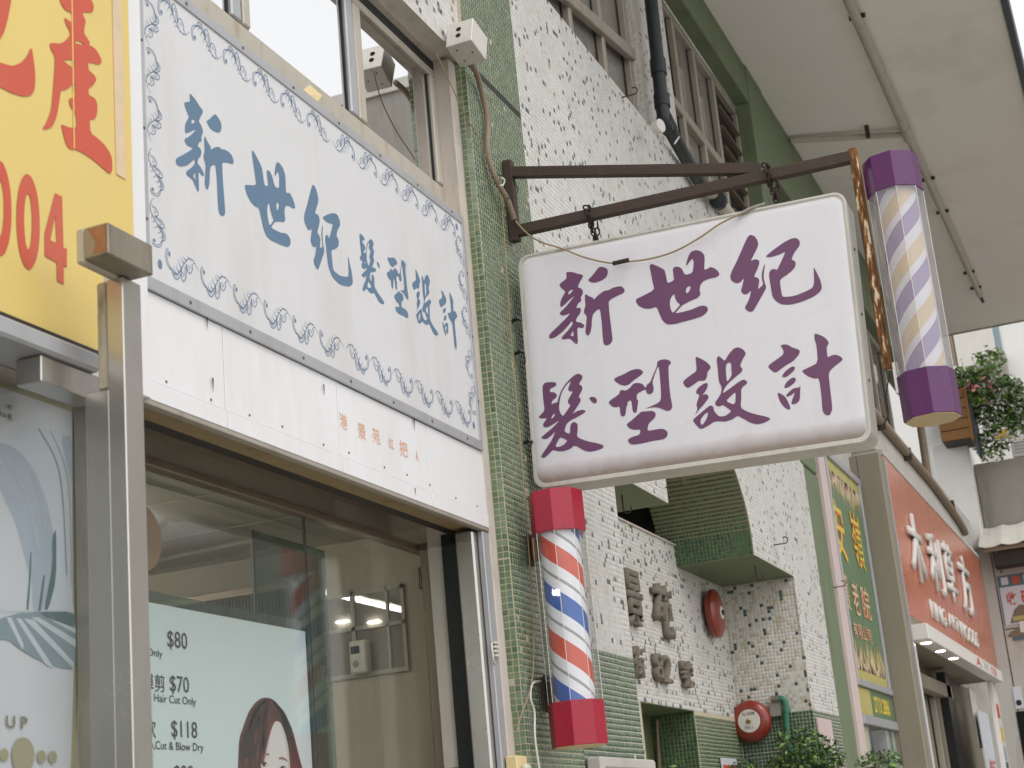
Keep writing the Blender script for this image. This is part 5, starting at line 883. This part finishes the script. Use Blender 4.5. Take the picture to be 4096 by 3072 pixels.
wp = thing('cream_downpipe', 'cream lower length of waste pipe below the black bend', 'pipe', (11.2, 2.5, 6.1)); MB().tube([A4+Vector((.05, 0, -.01)), PY(2850, 775, 2.5), PY(2940, 880, 2.5)], .042, 14).build('pipe', 'grey_pipe', wp, smooth=True); MB().lathe(PY(2870, 800, 2.47), (1, 0, 0), [(0, .065), (.05, .065)], 14).build('collar', 'black_pipe', wp)

# =================================================================== care home frontage: green sign, door, grey pillar
cg = thing('care_home_sign', 'tall green care home sign with gold Chinese characters and grass print', 'sign', (15.2, 2.54, 2.6)); CY = 2.54
MB().box(13.49, 14.05, FY+.002, 2.9, 0, 4.59).build('green_margin', 'green_render', cg, .004); MB().box(14.05, 14.33, 2.53, 2.9, 0, 4.9).build('pink_strip', 'pink_strip', cg, .004)
MB().box(14.331, 16.09, CY, 2.62, 2.86, 4.86).build('panel', 'sign_green', cg); 
for nm, x0, x1, z0, z1 in (('frame', 14.331, 16.09, 4.86, 4.93), ('frame', 14.331, 16.09, 2.80, 2.86), ('frame', 15.96, 16.03, 2.86, 4.86), ('frame', 14.331, 14.36, 2.86, 4.86)): box(nm, 'alu_trim', cg, x0, x1, CY-.025, CY, z0, z1, .004)
rg = np.random.default_rng(11)
def fringe(n, zb, lo, hi, mat, off, down=False):
    L = [];
    for i in range(n):
        x = 14.37+(15.95-14.37)*(i+rg.random()*.8)/n; w_ = .05+.06*rg.random(); h_ = lo+(hi-lo)*rg.random(); s = -1 if down else 1; L.append([(x-w_/2, zb), (x+w_/2, zb), (x+w_*.2*rg.normal(), zb+s*h_)])
    vs = []; fs = []
    for p in L: k = len(vs); vs += [(a, CY-off, b) for a, b in p]; fs.append((k, k+1, k+2))
    me = bpy.data.meshes.new('grass_print'); me.from_pydata(vs, [], fs); link('grass_print', me, cg, mat)
for nm, x0, x1, z0, z1, mt_ in (('grass_print', 14.36, 15.96, 2.861, 3.02, 'sign_olive'), ('grass_print', 14.36, 15.96, 4.70, 4.859, 'sign_olive')): box(nm, mt_, cg, x0, x1, CY-.0012, CY, z0, z1, 0)
fringe(40, 3.0, .08, .3, 'sign_olive', .002); fringe(30, 2.95, .05, .32, 'sign_cream', .003); fringe(40, 4.72, .06, .22, 'sign_olive', .002, True); fringe(30, 4.76, .1, .3, 'sign_cream', .003, True)
for s_, ll, lr, ul in (('安', (3345, 2225), (3395, 2262), (3322, 1985)), ('嶺', (3424, 2265), (3465, 2300), (3390, 2035)), ('護', (3375, 2430), (3405, 2450), (3358, 2282)), ('老', (3418, 2455), (3444, 2472), (3402, 2315)), ('院', (3455, 2470), (3488, 2495), (3438, 2340)), ('有限公司', (3416, 2545), (3490, 2595), (3402, 2480))):
    px_text('character', s_, CY, 'sign_yellow_red', cg, ll, lr, ul, bold=.03, off=.005); px_text('character', s_, CY, 'sign_yellow' if s_ in '安嶺' else 'sign_cream', cg, ll, lr, ul, bold=.0, off=.0065)
MB().box(14.331, 16.09, CY+.005, 2.62, 2.55, 2.80).build('phone_panel', 'sign_green', cg); box('phone_panel_pale', 'sign_olive', cg, 14.36, 14.95, CY+.002, CY+.005, 2.56, 2.79, 0); box('frame', 'alu_trim', cg, 14.331, 16.09, CY-.025, CY+.004, 2.47, 2.55, .004)
fit_text('printing', '2713 2886', 'sign_yellow', cg, (15.1, CY+.003, 2.60), (15.9, CY+.003, 2.60), (15.1, CY+.003, 2.75), bold=.03)
dr = thing('care_home_door', 'recessed brown door under the green care home sign', 'door', (15.2, 2.7, 0)); box('leaf', 'brown_alu', dr, 14.75, 15.6, 2.82, 2.86, 0, 2.469, 0)
for x in (14.78, 15.0, 15.3): box('rib', 'dark_bar', dr, x, x+.02, 2.815, 2.8199, 0, 2.46, 0)
for x0, x1, mt_ in ((14.335, 14.45, 'alu_trim'), (14.46, 14.6, 'khaki_tape'), (14.61, 14.72, 'alu_trim'), (15.62, 15.75, 'alu_trim'), (15.76, 15.93, 'sign_green'), (15.94, 16.08, 'alu_trim')): box('door_frame', mt_, dr, x0, x1, 2.56, 2.70, 0, 2.469, .004)
gpil = thing('grey_pillar', 'tall grey clad pillar between the green sign and the orange sign', 'pillar', (16.3, 2.4, 0)); MB().box(16.095, 16.33, 2.30, 2.9, 0, 5.18).build('cladding', 'grey_cladding', gpil, .01); box('corner_strip', 'alu_trim', gpil, 16.331, 16.36, 2.285, 2.32, 0, 5.15, .002); box('seam', 'dark_bar', gpil, 16.0935, 16.0949, 2.525, 2.53, 0, 5.18, 0)
tl = thing('tile_panel', 'pale marble panel low on the wall beside the porch', 'panel', (12.8, 2.55, 1.5)); a = PY(3275, 2870, 2.545); box('panel', 'pink_strip', tl, 12.5, 13.0, 2.54, 2.559, 1.5, a.z, .003)

# orange shop sign, canopy and door
og = thing('orange_shop_sign', 'orange shop sign with raised white Chinese characters and white capital letters', 'sign', (20.5, 2.3, 3.6)); OY = 2.30
MB().box(16.36, 24.5, OY, 2.6, 3.59, 5.2).build('panel', 'orange_sign', og, .004); MB().box(16.34, 24.5, OY-.01, 2.6, 5.201, 5.26).build('top_trim', 'concrete_pale', og, .004)
for s_, ll, lr, ul in (('木', (3672, 2305), (3725, 2322), (3655, 2052)), ('利', (3748, 2350), (3800, 2385), (3728, 2125)), ('草', (3812, 2395), (3853, 2445), (3800, 2180)), ('方', (3872, 2445), (3915, 2475), (3858, 2225))):
    a, b, d = PY(*ll, OY-.06), PY(*lr, OY-.06), PY(*ul, OY-.06); fit_text('character', s_, 'letter_white', og, (a.x, OY-.001, a.z), (b.x, OY-.001, a.z), (a.x, OY-.001, d.z), bold=.014, depth=.04)
for s_, ll, lr, ul in (('KING', (3738, 2470), (3796, 2500), (3729, 2396)), ('ART', (3806, 2502), (3848, 2534), (3800, 2448)), ('WOODS', (3852, 2545), (3923, 2587), (3845, 2480))):
    a, b, d = PY(*ll, OY-.04), PY(*lr, OY-.04), PY(*ul, OY-.04); fit_text('capital_letters', s_, 'letter_white', og, (a.x, OY-.001, a.z), (b.x, OY-.001, a.z), (a.x, OY-.001, d.z), bold=.004, depth=.025)
aw = thing('shop_awning', 'white boxed shop canopy with downlights under the orange sign', 'awning', (20, 2.2, 3.3))
MB().box(16.37, 23.1, 2.137, 2.299, 3.325, 3.48).build('fascia', 'letter_white', aw, .006); MB().box(16.37, 23.1, 2.30, 2.75, 3.36, 3.588).build('soffit_box', 'grey_cladding', aw, .004)
for x in (16.75, 17.75, 18.75): MB().lathe((x, 2.22, 3.3245), (0, 0, -1), [(0, .05), (.004, .05), (.006, .04)], 16).build('downlight', 'lamp_glow', aw)
px_a = [PY(u, v, 2.137) for u, v in ((3885, 2640), (3975, 2692), (3880, 2600))]
for i, (s_, mt_) in enumerate((('A', 'red_vinyl'), ('木材', 'art_blue'), ('訂造', 'red_vinyl'))): fit_text('printing', s_, mt_, aw, (20.2+i*.8, 2.1355, 3.35), (20.75+i*.8, 2.1355, 3.35), (20.2+i*.8, 2.1355, 3.455), bold=.02)
sd_ = thing('wood_shop_door', 'grey framed shop doors below the white canopy', 'door', (19, 2.6, 0))
box('backing', 'grey_cladding', sd_, 16.4, 24.4, 2.70, 2.75, 0, 3.36, 0); box('white_jamb', 'letter_white', sd_, 16.40, 16.60, 2.305, 2.34, 0, 3.32, .004); box('cream_jamb', 'sign_cream', sd_, 16.61, 16.95, 2.36, 2.42, 0, 3.28, .004)
box('header_rail', 'grey_cladding', sd_, 16.96, 20.5, 2.50, 2.62, 3.0, 3.16, .01)
for x in (17.2, 17.9, 18.7, 19.7, 20.8): box('stile', 'alu_old', sd_, x, x+.09, 2.62, 2.68, 0, 3.0 if x < 20 else 3.35, .004); box('gap', 'dark_bar', sd_, x+.091, x+.13, 2.64, 2.68, 0, 3.0, 0)
box('dark_stile', 'black_frame', sd_, 20.0, 20.35, 2.50, 2.60, 0, 3.30, 0)
for x0, x1, z0, z1, mt_ in ((17.0, 17.35, 2.35, 3.0, 'poster_white'), (17.0, 17.35, 1.9, 2.3, 'art_blue')): box('window_notice', mt_, sd_, x0, x1, 2.49, 2.495, z0, z1, 0)
pk_ = thing('price_plank', 'tall white notice board with red writing beside the wood shop door', 'notice', (21.4, 2.4, 0)); a, d = PY(3915, 2840, 2.35), PY(3950, 2860, 2.35); box('board', 'poster_white', pk_, a.x, a.x+1.1, 2.35, 2.38, 0, a.z, .004)
for i in range(3): fit_text('printing', ('特價', '木地板', '訂造')[i], 'red_vinyl', pk_, (a.x+.2, 2.3485, a.z-.9-i*.45), (a.x+.9, 2.3485, a.z-.9-i*.45), (a.x+.2, 2.3485, a.z-.6-i*.45), bold=.02)
ls = thing('small_board', 'small white board leaning in the wood shop entrance', 'notice', (21, 2.45, 2.6)); a = PY(3880, 2750, 2.42); box('board', 'letter_white', ls, a.x, a.x+.5, 2.42, 2.45, a.z-.75, a.z, .01)
fp = thing('sticker_post', 'white end post of the wood shop covered in faded stickers', 'post', (23, 2.25, 0)); box('post', 'letter_white', fp, 22.6, 23.1, 2.24, 2.3, 0, 3.324, .004)
for i, (z, mt_) in enumerate(((2.85, 'red_vinyl'), (2.55, 'sign_yellow'), (2.3, 'art_blue'), (2.1, 'art_dark'))): box('sticker', mt_, fp, 22.65, 22.95, 2.2375, 2.2399, z, z+.18, 0)

# grimy wall above the orange sign, its pipe
gw = thing('grimy_wall', 'stained grey white wall above the orange sign', 'wall', (20, 2.4, 5.2)); MB().box(16.33, 24.5, 2.35, 2.9, 5.261, 5.80).build('wall', 'concrete_pale', gw, .01)
MB().box(13.99, 16.33, 2.60, 2.95, 4.94, 5.85).build('wall', 'concrete_pale', gw, .01)
pf = thing('wall_pipe', 'long beige pipe running along the grimy wall above the orange sign', 'pipe', (20, 2.3, 5.6))
MB().tube(smooth_path([(15.2, 2.31, 5.62), (17, 2.31, 5.61), (19.9, 2.31, 5.61), (21.2, 2.31, 5.57), (22.6, 2.31, 5.50), (23.2, 2.31, 5.42)], 4), .048, 10).build('pipe', 'conduit', pf, smooth=True); MB().tube([(19.95, 2.31, 5.61), (20.1, 2.31, 6.6), (20.15, 2.31, 8.3)], .05, 10).build('riser', 'conduit', pf, smooth=True)
for x in (16.6, 18.3, 21.9): MB().box(x, x+.05, 2.26, 2.349, 5.52, 5.66).build('clip', 'rust_steel', pf)

# =================================================================== neighbour building that closes the row
nbw = thing('neighbour_building', 'pale neighbouring building front closing the end of the row', 'building', (25, 1, 0)); NX = 24.75
MB().box(NX, 27, -4, 2.9, 0, 5.42).build('lower_wall', 'concrete_pale', nbw, .01); MB().box(NX+.25, 27, -4, 2.2, 5.421, 6.72).build('parapet', 'concrete', nbw, .01); MB().box(NX-.1, 27, 2.21, 2.75, 5.421, 7.05).build('corner_pier', 'bg_white', nbw, .02)
MB().box(NX+.1, 27, 2.55, 2.9, 5.421, 8.2).build('edge_wall', 'bg_white', nbw, .01)
for y in (2.02,): box('seam', 'dark_bar', nbw, NX-.004, NX+.01, y+.13, y+.145, 0, 5.38, 0)
box('seam', 'dark_bar', nbw, NX-.004, NX+.01, -4, 2.14, 4.185, 4.20, 0)
MB().box(NX-.01, NX+.05, -4, 2.19, 0, 3.02).build('dark_opening', 'dark_void', nbw)
ca = thing('corrugated_awning', 'small corrugated white metal awning on the neighbouring building', 'awning', (24.4, .5, 5.3)); vs = []; fs = []; n = 60
for i in range(n+1):
    y = 2.26-i*.105; hh = .028 if i % 3 == 0 else 0.
    vs += [(NX+.2, y, 5.72+hh), (NX-.55, y, 5.33+hh)]
fs = [(2*i, 2*i+1, 2*i+3, 2*i+2) for i in range(n)]; me = bpy.data.meshes.new('roof_sheet'); me.from_pydata(vs, [], fs); me.update(); sm = link('roof_sheet', me, ca, 'corrugate'); sm.modifiers.new('thickness', 'SOLIDIFY').thickness = .012
MB().bar((NX-.45, 2.2, 5.30), (NX-.45, -4, 5.30), .05, .06).build('edge_rail', 'brown_alu', ca); [MB().bar((NX-.45, y, 5.30), (NX, y, 5.02), .03, .03).build('strut', 'brown_alu', ca) for y in (2.05, 1.0, 0.)]
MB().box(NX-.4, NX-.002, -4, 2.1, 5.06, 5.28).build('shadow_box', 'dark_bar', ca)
def wall_print(name, mat, par, y0, y1, z0, z1, off=.004): return box(name, mat, par, NX-off, NX-off+.003, y1, y0, z0, z1, 0)
p3 = thing('recycling_poster', 'poster with red characters and a brown boat shaped picture on the neighbouring wall', 'poster', (NX, 1.7, 4.4))
wall_print('sheet', 'poster_white', p3, 2.13, .6, 4.25, 4.97, .006); wall_print('header_band', 'art_dark', p3, 2.13, .6, 4.80, 4.97, .010)
for i in range(9): wall_print('header_picture', ('poster_white', 'red_vinyl', 'price_mint', 'art_blue')[i % 4], p3, 2.08-i*.16, 1.98-i*.16, 4.83, 4.94, .014)
wall_print('edge_line', 'art_dark', p3, 2.13, 2.118, 4.25, 4.97, .012)
fit_text('character', '收', 'red_vinyl', p3, (NX-.014, 2.045, 4.53), (NX-.014, 1.90, 4.53), (NX-.014, 2.045, 4.72), bold=.02); fit_text('character', '碟', 'red_vinyl', p3, (NX-.014, 1.84, 4.53), (NX-.014, 1.69, 4.53), (NX-.014, 1.84, 4.72), bold=.02)
me = loops_mesh([[(-2.13, 4.08), (-2.06, 4.15), (-1.92, 4.2), (-1.6, 4.22), (-1.3, 4.22), (-1.3, 4.08)], [(-2.05, 4.27), (-1.96, 4.46), (-1.88, 4.52), (-1.78, 4.50), (-1.70, 4.36), (-1.66, 4.28)]]); onto(me, (0, -1, 0), ZV, (NX-.016, 0, 0)); link('boat_picture', me, p3, 'plank_brown'); wall_print('deck_stripe', 'sign_olive', p3, 2.0, 1.72, 4.30, 4.36, .018); wall_print('white_patch', 'letter_white', p3, 1.93, 1.80, 4.12, 4.28, .019)
wall_print('footer_band', 'art_dark', p3, 2.05, 1.2, 4.02, 4.07, .016)
for i in range(3): fit_text('handwriting', ('．收買佬', '．舊金器', '．電器'), 'price_text', p3, (0, 0, 0), (0, 0, 0), (0, 0, 0)) if False else fit_text('handwriting', ('收買佬', '舊金器', '電器')[i], 'price_text', p3, (NX-.006, 1.92-i*.05, 3.86-i*.14), (NX-.006, 1.70-i*.05, 3.93-i*.14), (NX-.006, 1.92-i*.05, 3.92-i*.14))
p4 = thing('blue_dot_notice', 'small white notice with a dark blue dot above the dark opening', 'notice', (NX, 2.13, 3.2)); wall_print('sheet', 'poster_white', p4, 2.18, 2.06, 3.06, 3.37, .014); MB().lathe((NX-.0145, 2.125, 3.14), (-1, 0, 0), [(0, .042), (.001, .042)], 20).build('dot', 'art_text', p4).data.materials[0] = MATS['device_screen']
# planters with flowers on the terrace
def planter(label, y0, y1, z0, z1, x):
    t = thing('wooden_planter', label, 'planter', (x, (y0+y1)/2, z0)); nb_ = 5; dz = (z1-z0)/nb_
    for i in range(nb_): MB().box(x, x+.03, y0, y1, z0+i*dz+.006, z0+(i+1)*dz-.006).build('board', 'wood_planter', t, .004)
    MB().box(x+.035, x+.7, y0+.01, y1-.01, z0, z1-.02).build('trough', 'dark_bar', t); MB().box(x, x+.72, y0-.045, y0-.001, z0-.03, z1).build('side_board', 'wood_planter', t, .004)
    for i in range(5): MB().box(x+.06+i*.14, x+.10+i*.14, y0-.085, y0-.046, z0-.25, z1-.05-.06*i).build('side_bar', 'steel_blue', t, .004)
    return t
planter('wooden flower box with dark steel bars on the neighbouring terrace', 2.10, 2.52, 6.95, 7.72, 24.15)
fl = thing('flowering_plant', 'pink and white flowering plant spilling from the wooden box', 'plant', (24.4, 1.9, 7.6))
leaf_cloud('foliage', fl, (24.4, 1.96, 7.80), (.3, .42, .36), 2400, .055, ['leaf', 'leaf_light', 'leaf_light', 'petal_white'], 21); leaf_cloud('foliage', fl, (24.3, 1.62, 7.25), (.3, .40, .40), 3000, .045, ['leaf', 'leaf_dark', 'leaf_light', 'petal_white'], 22)
leaf_cloud('blossom', fl, (24.2, 2.0, 7.75), (.2, .34, .30), 46, .05, ['petal_pink'], 23, shell=.9); leaf_cloud('blossom', fl, (24.2, 1.6, 6.95), (.2, .18, .06), 20, .05, ['petal_yellow'], 24)
st = MB(); [st.tube([(24.4, 2.2-.1*i, 7.4), (24.35, 2.2-.14*i, 7.9), (24.3, 2.22-.17*i, 8.25-.1*i)], [.012, .008, .004], 5) for i in range(4)]; st.build('stem', 'bark', fl)
# bright house far behind and a wall lamp
fh = thing('white_house', 'bright white house front far behind the flower box', 'building', (34, 1, 0)); MB().box(34, 40, -6, 6, 0, 16).build('wall', 'bg_white', fh)
for y0, y1, z0, z1, mt_ in ((2.62, 2.66, 6, 14, 'brown_alu'), (2.36, 2.44, 6, 14, 'conduit'), (1.55, 2.34, 7, 12.5, 'bell_white')): box('pilaster' if mt_ == 'bell_white' else 'pipe', mt_, fh, 33.8, 33.99, y0+.6, y1+.6, z0, z1, .01)
box('window', 'art_mid', fh, 33.95, 33.99, 2.02, 2.28, 10.6, 13, 0); box('window_unit', 'concrete', fh, 33.6, 33.99, 1.98, 2.30, 10.2, 10.75, .02); box('window_frame', 'letter_white', fh, 33.9, 33.949, 2.29, 2.36, 10.6, 13, .01)
ac = thing('air_conditioner', 'white boxed unit half hidden behind the flowers', 'air conditioner', (25.2, 1.2, 6.75)); MB().box(25.0, 25.6, 1.22, 1.62, 6.73, 7.02).build('case', 'letter_white', ac, .02); [box('grille_slat', 'alu_trim', ac, 24.992, 24.9995, 1.26, 1.58, 6.78+i*.05, 6.80+i*.05, 0) for i in range(4)]
# block across the street, seen only as a reflection in the window band
ob = thing('opposite_block', 'plain concrete block across the street mirrored in the window band', 'building', (26, -8, 0)); MB().box(22, 23.5, -16, -3.9, 0, 13.75).build('wall', 'concrete', ob); MB().box(21.95, 23.55, -16, -3.85, 13.751, 13.95).build('parapet', 'concrete_pale', ob)
